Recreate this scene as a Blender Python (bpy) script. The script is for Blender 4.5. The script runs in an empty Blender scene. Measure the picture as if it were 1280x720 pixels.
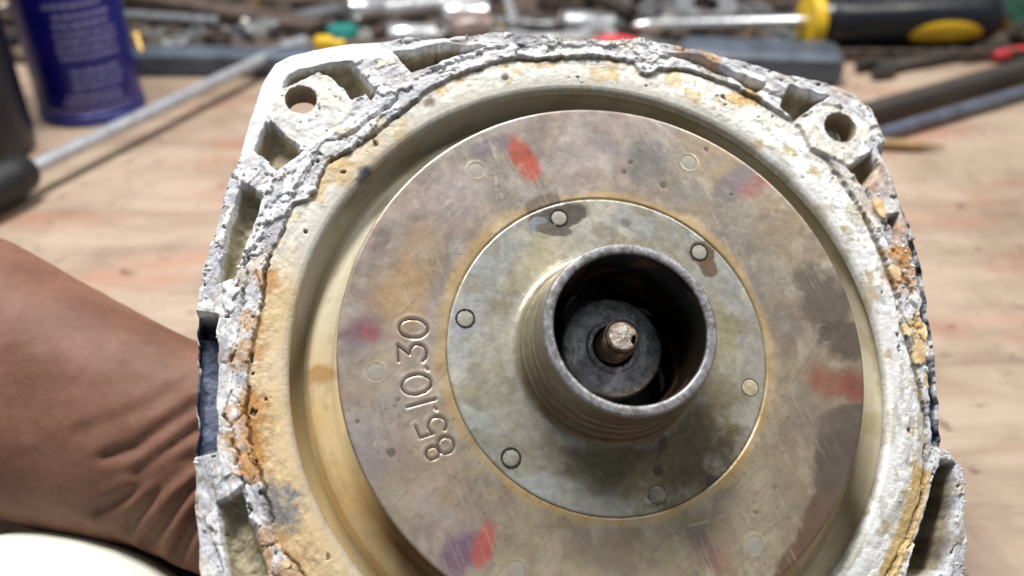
import bpy, math, random
import numpy as np
from mathutils import Matrix, Vector

# ------------------------------------------------------------------ camera, light, exposure
scene = bpy.context.scene
COL = scene.collection
S = 0.001                                   # all sizes below are millimetres
PITCH = 33.0
cam_d = bpy.data.cameras.new('camera')
cam = bpy.data.objects.new('camera', cam_d); COL.objects.link(cam)
cam.location = (0, 0, 0.220)
cam.rotation_euler = (math.radians(90 - PITCH), 0, 0)
cam_d.sensor_width = 36.0
cam_d.lens = 36.0 * 1150.0 / 1280.0
cam_d.clip_start = 0.01; cam_d.clip_end = 50
cam_d.dof.use_dof = True
cam_d.dof.focus_distance = 0.208
cam_d.dof.aperture_fstop = 10.0
cam_d.dof.aperture_blades = 0
scene.camera = cam

world = bpy.data.worlds.new('World'); scene.world = world
world.use_nodes = True
bg = world.node_tree.nodes['Background']
bg.inputs[0].default_value = (0.86, 0.93, 1.0, 1)
bg.inputs[1].default_value = 0.22

def area(name, loc, target, sx, sy, power, color):
    d = bpy.data.lights.new(name, 'AREA'); d.shape = 'RECTANGLE'
    d.size = sx; d.size_y = sy; d.energy = power; d.color = color
    o = bpy.data.objects.new(name, d); COL.objects.link(o)
    o.location = loc
    o.rotation_euler = (Vector(target) - Vector(loc)).to_track_quat('-Z', 'Y').to_euler()
    return o
# a ceiling tube over the bench and a second, smaller one to its right
area('ceiling_lamp', (-0.16, 0.46, 1.15), (0.0, 0.25, 0.05), 0.55, 0.14, 22.0, (1.0, 0.975, 0.94))
area('ceiling_lamp', (0.70, 0.45, 1.15), (0.05, 0.25, 0.05), 0.50, 0.22, 7.0, (1.0, 0.98, 0.95))

vs = scene.view_settings
vs.view_transform = 'Standard'; vs.look = 'None'; vs.gamma = 1.0; vs.exposure = 0.02
vs.use_curve_mapping = False
scene.render.engine = 'CYCLES'

random.seed(7)
rng = np.random.default_rng(11)

# ------------------------------------------------------------------ noise
def _hash(ix, iy, seed):
    h = (ix.astype(np.int64) * 374761393 + iy.astype(np.int64) * 668265263 + seed * 1442695041) & 0xFFFFFFFF
    h = ((h ^ (h >> 13)) * 1274126177) & 0xFFFFFFFF
    h = (h ^ (h >> 16)) & 0xFFFFFF
    return h / float(0xFFFFFF)
def vnoise(x, y, seed=0):
    ix = np.floor(x); iy = np.floor(y); fx = x - ix; fy = y - iy
    fx = fx * fx * fx * (fx * (fx * 6 - 15) + 10); fy = fy * fy * fy * (fy * (fy * 6 - 15) + 10)
    a = _hash(ix, iy, seed); b = _hash(ix + 1, iy, seed); c = _hash(ix, iy + 1, seed); d = _hash(ix + 1, iy + 1, seed)
    return (a * (1 - fx) + b * fx) * (1 - fy) + (c * (1 - fx) + d * fx) * fy
def fbm(x, y, oct=4, seed=0):
    s = 0; a = 0.5; t = 0
    for k in range(oct):
        s = s + a * vnoise(x, y, seed + 17 * k); t += a; a *= 0.5
        x, y = x * 1.93 + y * 0.35 + 3.1, y * 1.93 - x * 0.35 + 7.7
    return s / t
def worley(x, y, seed=0):
    ix = np.floor(x); iy = np.floor(y); f1 = np.full(x.shape, 9.0); f2 = np.full(x.shape, 9.0); cid = np.zeros(x.shape)
    for dx in (-1, 0, 1):
        for dy in (-1, 0, 1):
            cx, cy = ix + dx, iy + dy
            d = np.hypot(cx + _hash(cx, cy, seed) - x, cy + _hash(cx, cy, seed + 5) - y)
            n = d < f1
            f2 = np.where(n, f1, np.minimum(f2, d)); cid = np.where(n, _hash(cx, cy, seed + 9), cid); f1 = np.where(n, d, f1)
    return f1, f2 - f1, cid
def sst(a, b, x):
    t = np.clip((x - a) / (b - a), 0, 1); return t * t * (3 - 2 * t)
def mix(c, col, m):
    m = np.clip(m, 0, 1)[:, None]
    return c * (1 - m) + np.array(col)[None, :] * m
def poly_sdf(x, y, pts):
    pts = np.array(pts, float); n = len(pts)
    d = np.full(x.shape, 1e9); inside = np.zeros(x.shape, bool)
    for i in range(n):
        ax, ay = pts[i]; bx, by = pts[(i + 1) % n]
        ex, ey = bx - ax, by - ay
        t = np.clip(((x - ax) * ex + (y - ay) * ey) / (ex * ex + ey * ey + 1e-9), 0, 1)
        d = np.minimum(d, np.hypot(x - ax - t * ex, y - ay - t * ey))
        c = ((ay > y) != (by > y)) & (x < ex * (y - ay) / (ey if ey else 1e-9) + ax)
        inside ^= c
    return np.where(inside, -d, d)
def seg_dist(x, y, line):
    d = np.full(x.shape, 1e9)
    for (ax, ay), (bx, by) in zip(line[:-1], line[1:]):
        ex, ey = bx - ax, by - ay
        t = np.clip(((x - ax) * ex + (y - ay) * ey) / (ex * ex + ey * ey + 1e-9), 0, 1)
        d = np.minimum(d, np.hypot(x - ax - t * ex, y - ay - t * ey))
    return d

# ------------------------------------------------------------------ materials
def new_mat(name):
    m = bpy.data.materials.new(name); m.use_nodes = True
    nt = m.node_tree
    return m, nt, nt.nodes['Principled BSDF']
def nd(nt, t, **kw):
    n = nt.nodes.new(t)
    for k, v in kw.items(): setattr(n, k, v)
    return n
def noise_node(nt, scale, detail=4, rough=0.6, dim='3D', coord='Object', vec=None):
    tc = nd(nt, 'ShaderNodeTexCoord'); n = nd(nt, 'ShaderNodeTexNoise')
    n.inputs['Scale'].default_value = scale; n.inputs['Detail'].default_value = detail; n.inputs['Roughness'].default_value = rough
    nt.links.new(vec if vec is not None else tc.outputs[coord], n.inputs['Vector'])
    return n
def ramp(nt, fac, stops):
    r = nd(nt, 'ShaderNodeValToRGB')
    el = r.color_ramp.elements
    while len(el) < len(stops): el.new(0.5)
    for e, (p, c) in zip(el, stops):
        e.position = p; e.color = (*c, 1) if len(c) == 3 else c
    nt.links.new(fac, r.inputs[0])
    return r
def bump(nt, bsdf, height, strength, dist):
    b = nd(nt, 'ShaderNodeBump'); b.inputs['Strength'].default_value = strength; b.inputs['Distance'].default_value = dist
    nt.links.new(height, b.inputs['Height']); nt.links.new(b.outputs[0], bsdf.inputs['Normal'])
def attr_material(name, grain=700, amp=(0.78, 1.18), bscale=900, bstr=0.35, bdist=0.0002):
    """colour, roughness and metal from the mesh's own stain map, fine grain from noise"""
    m, nt, b = new_mat(name)
    a = nd(nt, 'ShaderNodeAttribute', attribute_name='stain')
    g = nd(nt, 'ShaderNodeAttribute', attribute_name='finish')
    n = noise_node(nt, grain, 6, 0.65)
    mr = nd(nt, 'ShaderNodeMapRange'); mr.inputs[1].default_value = 0.3; mr.inputs[2].default_value = 0.7
    mr.inputs[3].default_value = amp[0]; mr.inputs[4].default_value = amp[1]
    nt.links.new(n.outputs[0], mr.inputs[0])
    vm = nd(nt, 'ShaderNodeVectorMath', operation='SCALE')
    sep = nd(nt, 'ShaderNodeSeparateColor'); nt.links.new(g.outputs['Color'], sep.inputs[0])
    gm_ = nd(nt, 'ShaderNodeMix', data_type='FLOAT'); gm_.inputs[3].default_value = 1.0
    nt.links.new(sep.outputs[2], gm_.inputs[0]); nt.links.new(mr.outputs[0], gm_.inputs[2])
    nt.links.new(a.outputs['Color'], vm.inputs[0]); nt.links.new(gm_.outputs[0], vm.inputs['Scale'])
    nt.links.new(vm.outputs[0], b.inputs['Base Color'])
    ad = nd(nt, 'ShaderNodeMath', operation='MULTIPLY_ADD'); ad.inputs[1].default_value = 0.25
    n2 = noise_node(nt, 350, 5, 0.6)
    sb = nd(nt, 'ShaderNodeMath', operation='SUBTRACT'); sb.inputs[1].default_value = 0.5
    nt.links.new(n2.outputs[0], sb.inputs[0]); nt.links.new(sb.outputs[0], ad.inputs[0]); nt.links.new(sep.outputs[0], ad.inputs[2])
    nt.links.new(ad.outputs[0], b.inputs['Roughness']); nt.links.new(sep.outputs[1], b.inputs['Metallic'])
    n3 = noise_node(nt, bscale, 6, 0.7)
    bump(nt, b, n3.outputs[0], bstr, bdist)
    inv = nd(nt, 'ShaderNodeMath', operation='MULTIPLY_ADD'); inv.inputs[1].default_value = -bstr * 0.85; inv.inputs[2].default_value = bstr
    nt.links.new(sep.outputs[2], inv.inputs[0]); nt.links.new(inv.outputs[0], b.inputs['Normal'].links[0].from_node.inputs['Strength'])
    return m
def plain(name, col, rough=0.5, metal=0.0, var=0.25, scale=150, bstr=0.15, bdist=0.0003, col2=None, sss=0.0):
    m, nt, b = new_mat(name)
    n = noise_node(nt, scale, 5, 0.6)
    c2 = col2 if col2 else tuple(c * (1 - var) for c in col)
    c1 = tuple(min(1, c * (1 + var * 0.5)) for c in col)
    r = ramp(nt, n.outputs[0], [(0.35, c2), (0.65, c1)])
    nt.links.new(r.outputs[0], b.inputs['Base Color'])
    n2 = noise_node(nt, scale * 2.3, 4, 0.6)
    mr = nd(nt, 'ShaderNodeMapRange'); mr.inputs[1].default_value = 0.3; mr.inputs[2].default_value = 0.7
    mr.inputs[3].default_value = max(0.02, rough - 0.1); mr.inputs[4].default_value = min(1, rough + 0.12)
    nt.links.new(n2.outputs[0], mr.inputs[0]); nt.links.new(mr.outputs[0], b.inputs['Roughness'])
    b.inputs['Metallic'].default_value = metal
    if bstr: bump(nt, b, n2.outputs[0], bstr, bdist)
    return m

M = {}
M['cast'] = attr_material('corroded_cast_metal', 600, (0.70, 1.22), 1100, 0.7, 0.0004)
M['disc'] = attr_material('stained_steel', 300, (0.86, 1.10), 1500, 0.10, 0.0001)
M['crust'] = plain('flaking_white_crust', (0.70, 0.70, 0.70), 0.7, 0.0, 0.2, 450, 0.6, 0.0004, col2=(0.40, 0.38, 0.36))
M['crust_tan'] = plain('flaking_tan_crust', (0.66, 0.53, 0.34), 0.75, 0.0, 0.35, 400, 0.5, 0.0004, col2=(0.50, 0.31, 0.13))
M['grit'] = plain('corrosion_grit', (0.55, 0.55, 0.57), 0.7, 0.0, 0.4, 260, 0.4, 0.0003, col2=(0.30, 0.26, 0.22))
M['navy'] = plain('dark_blue_paint', (0.020, 0.026, 0.045), 0.4, 0.0, 0.4, 120)
M['groove'] = plain('grime_in_groove', (0.095, 0.068, 0.052), 0.7, 0.0, 0.3, 600)
M['black_gap'] = plain('black_gap', (0.02, 0.018, 0.015), 0.7)
M['rivet'] = plain('rivet_steel', (0.31, 0.295, 0.25), 0.5, 0.15, 0.3, 700)
M['rivet_dull'] = plain('grimy_rivet', (0.235, 0.21, 0.165), 0.5, 0.2, 0.4, 500)
M['rivet_tan'] = plain('scaled_rivet', (0.42, 0.36, 0.24), 0.55, 0.1, 0.3, 700)
M['collar'] = attr_material('hub_metal', 500, (0.75, 1.2), 1500, 0.3, 0.00015)
M['worn'] = plain('worn_thread_steel', (0.46, 0.40, 0.34), 0.42, 0.6, 0.5, 900, 0.6, 0.0003)
M['thread'] = plain('rusty_thread', (0.26, 0.18, 0.13), 0.42, 0.35, 0.6, 500)
M['washer_dark'] = plain('oily_washer', (0.48, 0.485, 0.51), 0.28, 0.55, 0.5, 450, 0.6, 0.0004)
M['vane'] = plain('wet_vane', (0.035, 0.024, 0.015), 0.3, 0.1, 0.4, 300)
M['steel'] = plain('bright_steel', (0.76, 0.77, 0.79), 0.24, 0.75, 0.12, 200, 0.05)
M['dull_steel'] = plain('dull_steel', (0.33, 0.34, 0.36), 0.42, 0.75, 0.35, 150)
M['satin'] = plain('satin_steel', (0.50, 0.51, 0.55), 0.34, 0.5, 0.2, 200, 0.05)
M['galv'] = plain('zinc_plated_steel', (0.62, 0.60, 0.56), 0.33, 0.85, 0.3, 250)
M['dark_steel'] = plain('blackened_steel', (0.055, 0.055, 0.06), 0.45, 0.5, 0.45, 120, col2=(0.10, 0.075, 0.055))
M['rust'] = plain('rusty_iron', (0.105, 0.075, 0.060), 0.75, 0.15, 0.5, 130, 0.4, 0.0006, col2=(0.045, 0.03, 0.024))
M['brass'] = plain('tarnished_brass', (0.45, 0.30, 0.10), 0.4, 0.7, 0.3, 200)
M['rubber'] = plain('black_rubber', (0.012, 0.012, 0.014), 0.5, 0.0, 0.4, 90, 0.1)
M['black_plastic'] = plain('black_plastic', (0.008, 0.009, 0.015), 0.34, 0.0, 0.2, 60, 0.03)
M['yellow'] = plain('yellow_plastic', (0.72, 0.47, 0.02), 0.38, 0.0, 0.12, 60, 0.05)
M['red'] = plain('red_plastic', (0.55, 0.035, 0.05), 0.4, 0.0, 0.15, 60, 0.05)
M['teal'] = plain('teal_plastic', (0.015, 0.20, 0.18), 0.4, 0.0, 0.2, 60, 0.05)
M['bluegrey'] = plain('blue_grey_paint', (0.085, 0.105, 0.14), 0.5, 0.1, 0.4, 60)
M['blue_rod'] = plain('blued_steel', (0.20, 0.22, 0.30), 0.35, 0.6, 0.3, 90)
M['wood_stick'] = plain('oily_wood', (0.30, 0.19, 0.09), 0.6, 0.0, 0.4, 90)
M['can'] = plain('blue_can_lacquer', (0.006, 0.006, 0.19), 0.3, 0.1, 0.12, 40, 0.0)
M['can_rim'] = plain('blue_can_rim', (0.035, 0.04, 0.22), 0.35, 0.3, 0.25, 120)
M['print'] = plain('pale_print', (0.22, 0.22, 0.42), 0.45, 0.0, 0.3, 400, 0.0)
M['green_glass'] = plain('green_glass', (0.06, 0.16, 0.12), 0.12, 0.0, 0.3, 60, 0.0)
M['pale_cloth'] = plain('pale_cream_cloth', (0.80, 0.82, 0.70), 0.9, 0.0, 0.05, 1500, 0.35, 0.0003)
M['dark_matte'] = plain('dark_mound', (0.012, 0.012, 0.016), 0.9, 0.0, 0.4, 1200, 0.4, 0.0004)
M['clear'] = plain('cloudy_brown_plastic', (0.22, 0.16, 0.14), 0.25, 0.0, 0.3, 80)

def wood_material():
    m, nt, b = new_mat('plywood')
    tc = nd(nt, 'ShaderNodeTexCoord')
    mp = nd(nt, 'ShaderNodeMapping'); mp.inputs['Scale'].default_value = (3.2, 16, 10)
    mp.inputs['Rotation'].default_value = (0, 0, math.radians(-4))
    nt.links.new(tc.outputs['Object'], mp.inputs[0])
    n1 = noise_node(nt, 3.0, 8, 0.62, vec=mp.outputs[0]); n1.inputs['Distortion'].default_value = 0.8
    r1 = ramp(nt, n1.outputs[0], [(0.30, (0.28, 0.196, 0.142)), (0.50, (0.40, 0.303, 0.226)), (0.72, (0.455, 0.355, 0.27))])
    mp2 = nd(nt, 'ShaderNodeMapping'); mp2.inputs['Scale'].default_value = (5, 14, 10)
    nt.links.new(tc.outputs['Object'], mp2.inputs[0])
    n2 = noise_node(nt, 2.0, 5, 0.6, vec=mp2.outputs[0])
    r2 = ramp(nt, n2.outputs[0], [(0.52, (0, 0, 0)), (0.66, (1, 1, 1))])
    mx = nd(nt, 'ShaderNodeMix', data_type='RGBA'); mx.inputs[7].default_value = (0.40, 0.205, 0.14, 1)
    sc = nd(nt, 'ShaderNodeMath', operation='MULTIPLY'); sc.inputs[1].default_value = 0.75
    nt.links.new(r2.outputs[0], sc.inputs[0]); nt.links.new(sc.outputs[0], mx.inputs[0]); nt.links.new(r1.outputs[0], mx.inputs[6])
    n3 = noise_node(nt, 9.0, 6, 0.7)
    r3 = ramp(nt, n3.outputs[0], [(0.30, (0.42, 0.36, 0.32)), (0.56, (1, 1, 1))])
    m2 = nd(nt, 'ShaderNodeMix', data_type='RGBA', blend_type='MULTIPLY'); m2.inputs[0].default_value = 0.75
    nt.links.new(mx.outputs[2], m2.inputs[6]); nt.links.new(r3.outputs[0], m2.inputs[7])
    n4 = noise_node(nt, 95.0, 4, 0.6)
    r4 = ramp(nt, n4.outputs[0], [(0.30, (0.28, 0.23, 0.20)), (0.38, (1, 1, 1))])
    m3 = nd(nt, 'ShaderNodeMix', data_type='RGBA', blend_type='MULTIPLY'); m3.inputs[0].default_value = 0.7
    nt.links.new(m2.outputs[2], m3.inputs[6]); nt.links.new(r4.outputs[0], m3.inputs[7])
    nt.links.new(m3.outputs[2], b.inputs['Base Color'])
    b.inputs['Roughness'].default_value = 0.6
    bump(nt, b, n1.outputs[0], 0.25, 0.0006)
    return m
M['wood'] = wood_material()

def skin_material():
    m, nt, b = new_mat('brown_skin')
    n = noise_node(nt, 38, 5, 0.6)
    r = ramp(nt, n.outputs[0], [(0.33, (0.150, 0.070, 0.046)), (0.50, (0.200, 0.098, 0.066)), (0.70, (0.255, 0.132, 0.092))])
    n1 = noise_node(nt, 420, 4, 0.6)
    r1 = ramp(nt, n1.outputs[0], [(0.35, (0.86, 0.82, 0.8)), (0.6, (1, 1, 1))])
    mx = nd(nt, 'ShaderNodeMix', data_type='RGBA', blend_type='MULTIPLY'); mx.inputs[0].default_value = 0.8
    nt.links.new(r.outputs[0], mx.inputs[6]); nt.links.new(r1.outputs[0], mx.inputs[7])
    nt.links.new(mx.outputs[2], b.inputs['Base Color'])
    b.inputs['Roughness'].default_value = 0.6; b.inputs['Specular IOR Level'].default_value = 0.3
    b.inputs['Subsurface Weight'].default_value = 0.12
    b.inputs['Subsurface Radius'].default_value = (0.004, 0.0015, 0.0008)
    b.inputs['Subsurface Scale'].default_value = 1.0
    v = nd(nt, 'ShaderNodeTexVoronoi'); v.inputs['Scale'].default_value = 900
    tc = nd(nt, 'ShaderNodeTexCoord'); nt.links.new(tc.outputs['Object'], v.inputs['Vector'])
    bump(nt, b, v.outputs['Distance'], 0.12, 0.0003)
    return m
M['skin'] = skin_material()

# ------------------------------------------------------------------ mesh helpers
class MB:
    def __init__(s): s.v = []; s.f = []
    def add(s, v, f):
        k = len(s.v); s.v += [tuple(map(float, p)) for p in v]; s.f += [tuple(i + k for i in q) for q in f]; return s
    def box(s, c, d, rz=0.0, bev=0.0):
        hx, hy, hz = d[0] / 2, d[1] / 2, d[2] / 2
        b = min(bev, hx * .9, hy * .9, hz * .9)
        rings = [(-hz, b), (-hz + b, 0), (hz - b, 0), (hz, b)] if b else [(-hz, 0), (hz, 0)]
        V = []; F = []; n = 8 if b else 4
        for z, i in rings:
            x, y = hx - i, hy - i
            if b: ring = [(x - b, -y), (x, -y + b), (x, y - b), (x - b, y), (-x + b, y), (-x, y - b), (-x, -y + b), (-x + b, -y)]
            else: ring = [(x, -y), (x, y), (-x, y), (-x, -y)]
            V += [(px, py, z) for px, py in ring]
        m = len(rings)
        for r in range(m - 1):
            for i in range(n):
                j = (i + 1) % n
                F.append((r * n + i, r * n + j, (r + 1) * n + j, (r + 1) * n + i))
        F.append(tuple(reversed(range(n)))); F.append(tuple(range((m - 1) * n, m * n)))
        ca, sa = math.cos(rz), math.sin(rz)
        V = [(c[0] + x * ca - y * sa, c[1] + x * sa + y * ca, c[2] + z) for x, y, z in V]
        return s.add(V, F)
    def lathe(s, prof, n=48, origin=(0, 0, 0), axis=(0, 0, 1), cap0=False, cap1=False, jit=0.0, squash=1.0):
        a = Vector(axis).normalized(); t = Vector((0, 0, 1)) if abs(a.z) < 0.9 else Vector((1, 0, 0))
        e1 = a.cross(t).normalized(); e2 = a.cross(e1)
        if abs(a.z) > 0.9: e1 = Vector((1, 0, 0)); e2 = Vector((0, 1, 0)) * (1 if a.z > 0 else -1)
        V = []; F = []
        for r, h in prof:
            for i in range(n):
                th = 2 * math.pi * i / n
                rr = r * (1 + jit * (random.random() - 0.5))
                p = Vector(origin) + a * h + e1 * (rr * math.cos(th)) + e2 * (rr * math.sin(th) * squash)
                V.append(tuple(p))
        for k in range(len(prof) - 1):
            for i in range(n):
                j = (i + 1) % n
                F.append((k * n + i, k * n + j, (k + 1) * n + j, (k + 1) * n + i))
        if cap0: F.append(tuple(reversed(range(n))))
        if cap1: F.append(tuple(range((len(prof) - 1) * n, len(prof) * n)))
        return s.add(V, F)
    def rod(s, p0, p1, r0, r1=None, n=20, chamfer=0.0):
        r1 = r0 if r1 is None else r1
        a = Vector(p1) - Vector(p0); L = a.length; c = chamfer
        prof = [(r0 - c, 0), (r0, c), (r1, L - c), (r1 - c, L)] if c else [(r0, 0), (r1, L)]
        return s.lathe(prof, n, p0, a, True, True)
    def tube(s, pts, r, n=8, closed=False):
        pts = [Vector(p) for p in pts]; V = []; F = []; m = len(pts)
        for k, p in enumerate(pts):
            a = pts[(k + 1) % m] if (closed or k < m - 1) else p
            b = pts[k - 1] if (closed or k > 0) else p
            d = (a - b).normalized()
            t = Vector((0, 0, 1)) if abs(d.z) < 0.9 else Vector((1, 0, 0))
            e1 = d.cross(t).normalized(); e2 = d.cross(e1)
            rr = r[k] if isinstance(r, (list, tuple)) else r
            V += [tuple(p + e1 * rr * math.cos(2 * math.pi * i / n) + e2 * rr * math.sin(2 * math.pi * i / n)) for i in range(n)]
        for k in range(m if closed else m - 1):
            for i in range(n):
                j = (i + 1) % n; q = (k + 1) % m
                F.append((k * n + i, k * n + j, q * n + j, q * n + i))
        if not closed: F.append(tuple(reversed(range(n)))); F.append(tuple(range((m - 1) * n, m * n)))
        return s.add(V, F)
    def prism(s, poly, z0, z1):
        n = len(poly)
        V = [(x, y, z0) for x, y in poly] + [(x, y, z1) for x, y in poly]
        F = [tuple(reversed(range(n))), tuple(range(n, 2 * n))] + [(i, (i + 1) % n, n + (i + 1) % n, n + i) for i in range(n)]
        return s.add(V, F)
    def mesh(s, name, mat, smooth=True, angle=40):
        me = bpy.data.meshes.new(name)
        me.from_pydata([(x * S, y * S, z * S) for x, y, z in s.v], [], s.f); me.update()
        me.materials.append(mat)
        if smooth: shade(me, angle)
        return me
    def build(s, name, mat, parent=None, smooth=True, angle=40):
        return link(name, s.mesh(name, mat, smooth, angle), parent)
def shade(me, angle=40):
    me.polygons.foreach_set('use_smooth', [True] * len(me.polygons))
    me.set_sharp_from_angle(angle=math.radians(angle))
def link(name, data, parent=None):
    o = bpy.data.objects.new(name, data); COL.objects.link(o)
    if parent is not None: o.parent = parent
    return o
def empty(name, loc=(0, 0, 0), rz=0.0):
    o = link(name, None); o.location = [c * S for c in loc]; o.rotation_euler = (0, 0, rz); o.empty_display_size = 0.02
    return o
def tag(o, label, cat=None, group=None, kind=None):
    if label: o['label'] = label
    if cat: o['category'] = cat
    if group: o['group'] = group
    if kind: o['kind'] = kind
    return o
def grid_mesh(name, V, quads, mat, stain=None, finish=None, smooth=True):
    me = bpy.data.meshes.new(name)
    nv, nf = len(V), len(quads)
    me.vertices.add(nv); me.vertices.foreach_set('co', (V * S).astype(np.float32).ravel())
    me.loops.add(nf * 4); me.loops.foreach_set('vertex_index', quads.astype(np.int32).ravel())
    me.polygons.add(nf); me.polygons.foreach_set('loop_start', np.arange(nf, dtype=np.int32) * 4)
    try: me.polygons.foreach_set('loop_total', np.full(nf, 4, dtype=np.int32))
    except Exception: pass
    me.update(calc_edges=True); me.validate()
    for nm, arr in (('stain', stain), ('finish', finish)):
        if arr is not None:
            a = me.attributes.new(nm, 'FLOAT_COLOR', 'POINT')
            a.data.foreach_set('color', np.c_[np.clip(arr, 0, 1), np.ones(len(arr))].astype(np.float32).ravel())
    me.materials.append(mat)
    if smooth: me.polygons.foreach_set('use_smooth', [True] * len(me.polygons))
    return me
def polar_quads(nr, nt, base=0):
    i, j = np.meshgrid(np.arange(nr - 1), np.arange(nt), indexing='ij')
    j2 = (j + 1) % nt
    return np.stack([i * nt + j, (i + 1) * nt + j, (i + 1) * nt + j2, i * nt + j2], -1).reshape(-1, 4) + base

# ------------------------------------------------------------------ workbench
b = MB(); b.box((0, 560, -9), (2200, 1500, 18), 0, 1.5)
tag(b.build('workbench_top', M['wood']), None, None, None, 'structure')

# ================================================================== THE PUMP
pump = link('pump', None); pump.empty_display_size = 0.03
U = Vector((0.98957, 0.12079, -0.07844)); V_ = Vector((-0.04388, 0.7716, 0.63459)); N_ = Vector((0.13718, -0.62453, 0.76886))
Rm = Matrix((U, V_, N_)).transposed()
pump.matrix_world = Matrix.Translation(Vector((21.83, 164.78, 96.62)) * S) @ Rm.to_4x4()
tag(pump, 'corroded pump with flaking housing and a stained round plate stamped 85.10.30', 'pump')

# ---- housing: cavity, rolled lip, crusted gasket face, ribbed flange with four ears
OUT = [(-175.1, 90.6), (-168.6, 91.5), (-160.3, 93.7), (-152.9, 97.4), (-146, 101), (-139, 105.5), (-136, 106.5), (-133, 105.5), (-128.5, 102),
       (-121, 96), (-112, 90.5), (-101, 87.5), (-90, 85.5), (-78, 87.5), (-67, 90), (-60, 92), (-53, 95.5), (-46, 102), (-42, 103.8), (-39, 102.3), (-32.6, 96.0),
       (-24.1, 92.2), (-18.4, 90.3), (-17.4, 89), (-16.2, 86.3), (-11.2, 85.7), (-4.6, 85.7), (3.5, 86.9), (10.3, 88.1), (19.7, 91.6), (27.1, 94.9), (33, 98.4), (36.5, 100.2),
       (40.4, 102.8), (43.4, 103.6), (46.6, 101.5), (53.5, 95.2), (60.1, 92), (67.1, 89.6), (73.4, 88.2), (78.4, 87.5), (84.1, 85.3), (92.8, 84.8),
       (101, 87.7), (106.4, 88.9), (111.8, 90.1), (121.1, 96.1), (128.5, 102.3), (133.1, 106), (135.4, 106.9), (138.7, 105), (142.7, 101.6),
       (149.1, 97.1), (154.7, 95.1), (161.5, 93), (167, 92.2), (172.3, 91.9), (178.1, 90.9)]
CRK = [(-176.9, 79.7), (-170, 80.5), (-160, 80.0), (-152, 81.5), (-140, 80), (-120, 80.5), (-100, 80), (-80, 80), (-60, 80.5), (-40, 81), (-25, 82), (-10, 80.5), (4.1, 77.5), (13.3, 79.0), (21.3, 80.0), (34.4, 82.1), (46, 84.9), (56.3, 84.4), (62.7, 84),
       (70.4, 82.7), (74.7, 80.5), (75.6, 78.1), (77.9, 77.7), (79.4, 81.0), (87, 80.4), (96.2, 79.8), (103.6, 81.2), (108.4, 80.4), (114, 80.2), (118.5, 79.3), (126.2, 77.7),
       (132.2, 77), (137.5, 77.9), (142, 80.1), (145.2, 79), (147.6, 77.7), (150.0, 78.2), (151.6, 80.3), (158.1, 79.5), (162.7, 79.9), (169.6, 78.5), (172.4, 78.3), (176.5, 78.7)]
def ptab(tab, deg):
    t = np.array(tab); return np.interp(deg, t[:, 0], t[:, 1], period=360)
NT = 1860
th = -180 + 360 * np.arange(NT) / NT
Rout = ptab(OUT, th)
jag = fbm(th * 0.28, th * 0 + 3, 3, 5) - 0.5
Rout = Rout + 1.3 * jag * np.where((th > 118) & (th < 150), 0.35, 1.0)
PRO = np.array([(43, -18.2), (56, -18.0), (61.4, -17.9), (61.9, -17.4), (63.5, -17.3), (65.5, -17.4), (66.8, -17.9), (67.8, -19.2), (68.9, -20.3), (70.0, -20.2), (70.9, -18.8), (71.7, -16.8), (72.7, -15.2), (73.7, -14.6), (74.0, -14.0), (73.4, -13.5),
                (72.3, -13.2), (71.4, -12.8), (70.9, -12.2), (70.8, -11.6), (71.0, -10.9), (71.5, -10.3), (72.5, -9.8)])
pl = np.r_[0, np.cumsum(np.hypot(*np.diff(PRO, axis=0).T))]; UND = pl[14]
ps = np.r_[np.linspace(0, pl[3], 26)[:-1], np.linspace(pl[3], pl[-1], 62)]
PR = np.c_[np.interp(ps, pl, PRO[:, 0]), np.interp(ps, pl, PRO[:, 1])]
rows = [('a', q) for q in PR[:, 0]] + [('s', q) for q in np.linspace(0.012, 1, 116)]
RR = np.array([np.full(NT, q) if k == 'a' else 72.6 + q * (Rout - 72.6) for k, q in rows])
TT = np.tile(th, (len(rows), 1))
inner = np.repeat(np.r_[np.ones(len(PR)), np.zeros(116)], NT); hin = np.repeat(np.r_[PR[:, 1], np.zeros(116)], NT); below = np.repeat(np.r_[(ps < UND + 0.1) * 1.0, np.zeros(116)], NT)
r = RR.ravel(); t = TT.ravel(); ro = np.tile(Rout, len(rows))
x = r * np.cos(np.radians(t)); y = r * np.sin(np.radians(t))
Rb = ptab(CRK, t) + 1.5 * (fbm(t * 0.9, t * 0 + 1.5, 4, 9) - 0.5)

n_big = fbm(x / 14, y / 14, 4, 21); n_mid = fbm(x / 5, y / 5, 5, 22); n_fin = fbm(x / 1.6, y / 1.6, 4, 23); n_pit = fbm(x / 2.6, y / 2.6, 3, 24)
arc = t * 1.4; n_str = fbm(r / 1.9 + 1.2 * n_mid, arc / 6.5, 4, 25); n_lay = fbm(r / 3.2, arc / 9.0, 5, 26)
_, w_edge, w_id = worley(r / 3.0 + 1.3 * (n_mid - .5) + .5 * (n_fin - .5), arc / 6.0 + 1.3 * (n_big - .5) + .5 * (n_pit - .5), 33)
def band(lo, hi, soft=3.0):                    # angle window, degrees
    d = (t - lo) % 360; w = (hi - lo) % 360
    return sst(0, soft, d) * (1 - sst(w - soft, w, d)) * (d <= w)
h = np.where(inner > 0, hin + 0.4 * (n_big - 0.5) * sst(68, 60, r) + 0.05 * (n_fin - 0.5), -9.5 - 0.35 * np.clip((75.6 - r) / 3, 0, 1) ** 2)
lipw = sst(72.5, 75, r) * (1 - sst(-1, 0, r - Rb)) * (1 - inner)
cw = sst(-0.15, 0.25, r - Rb)
smooth_rib = band(119, 151, 4) * sst(-5.2, -4.4, r - ro)
terr = np.floor((n_lay + 0.18 * n_fin) * 8) / 8
terr2 = n_str
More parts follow.
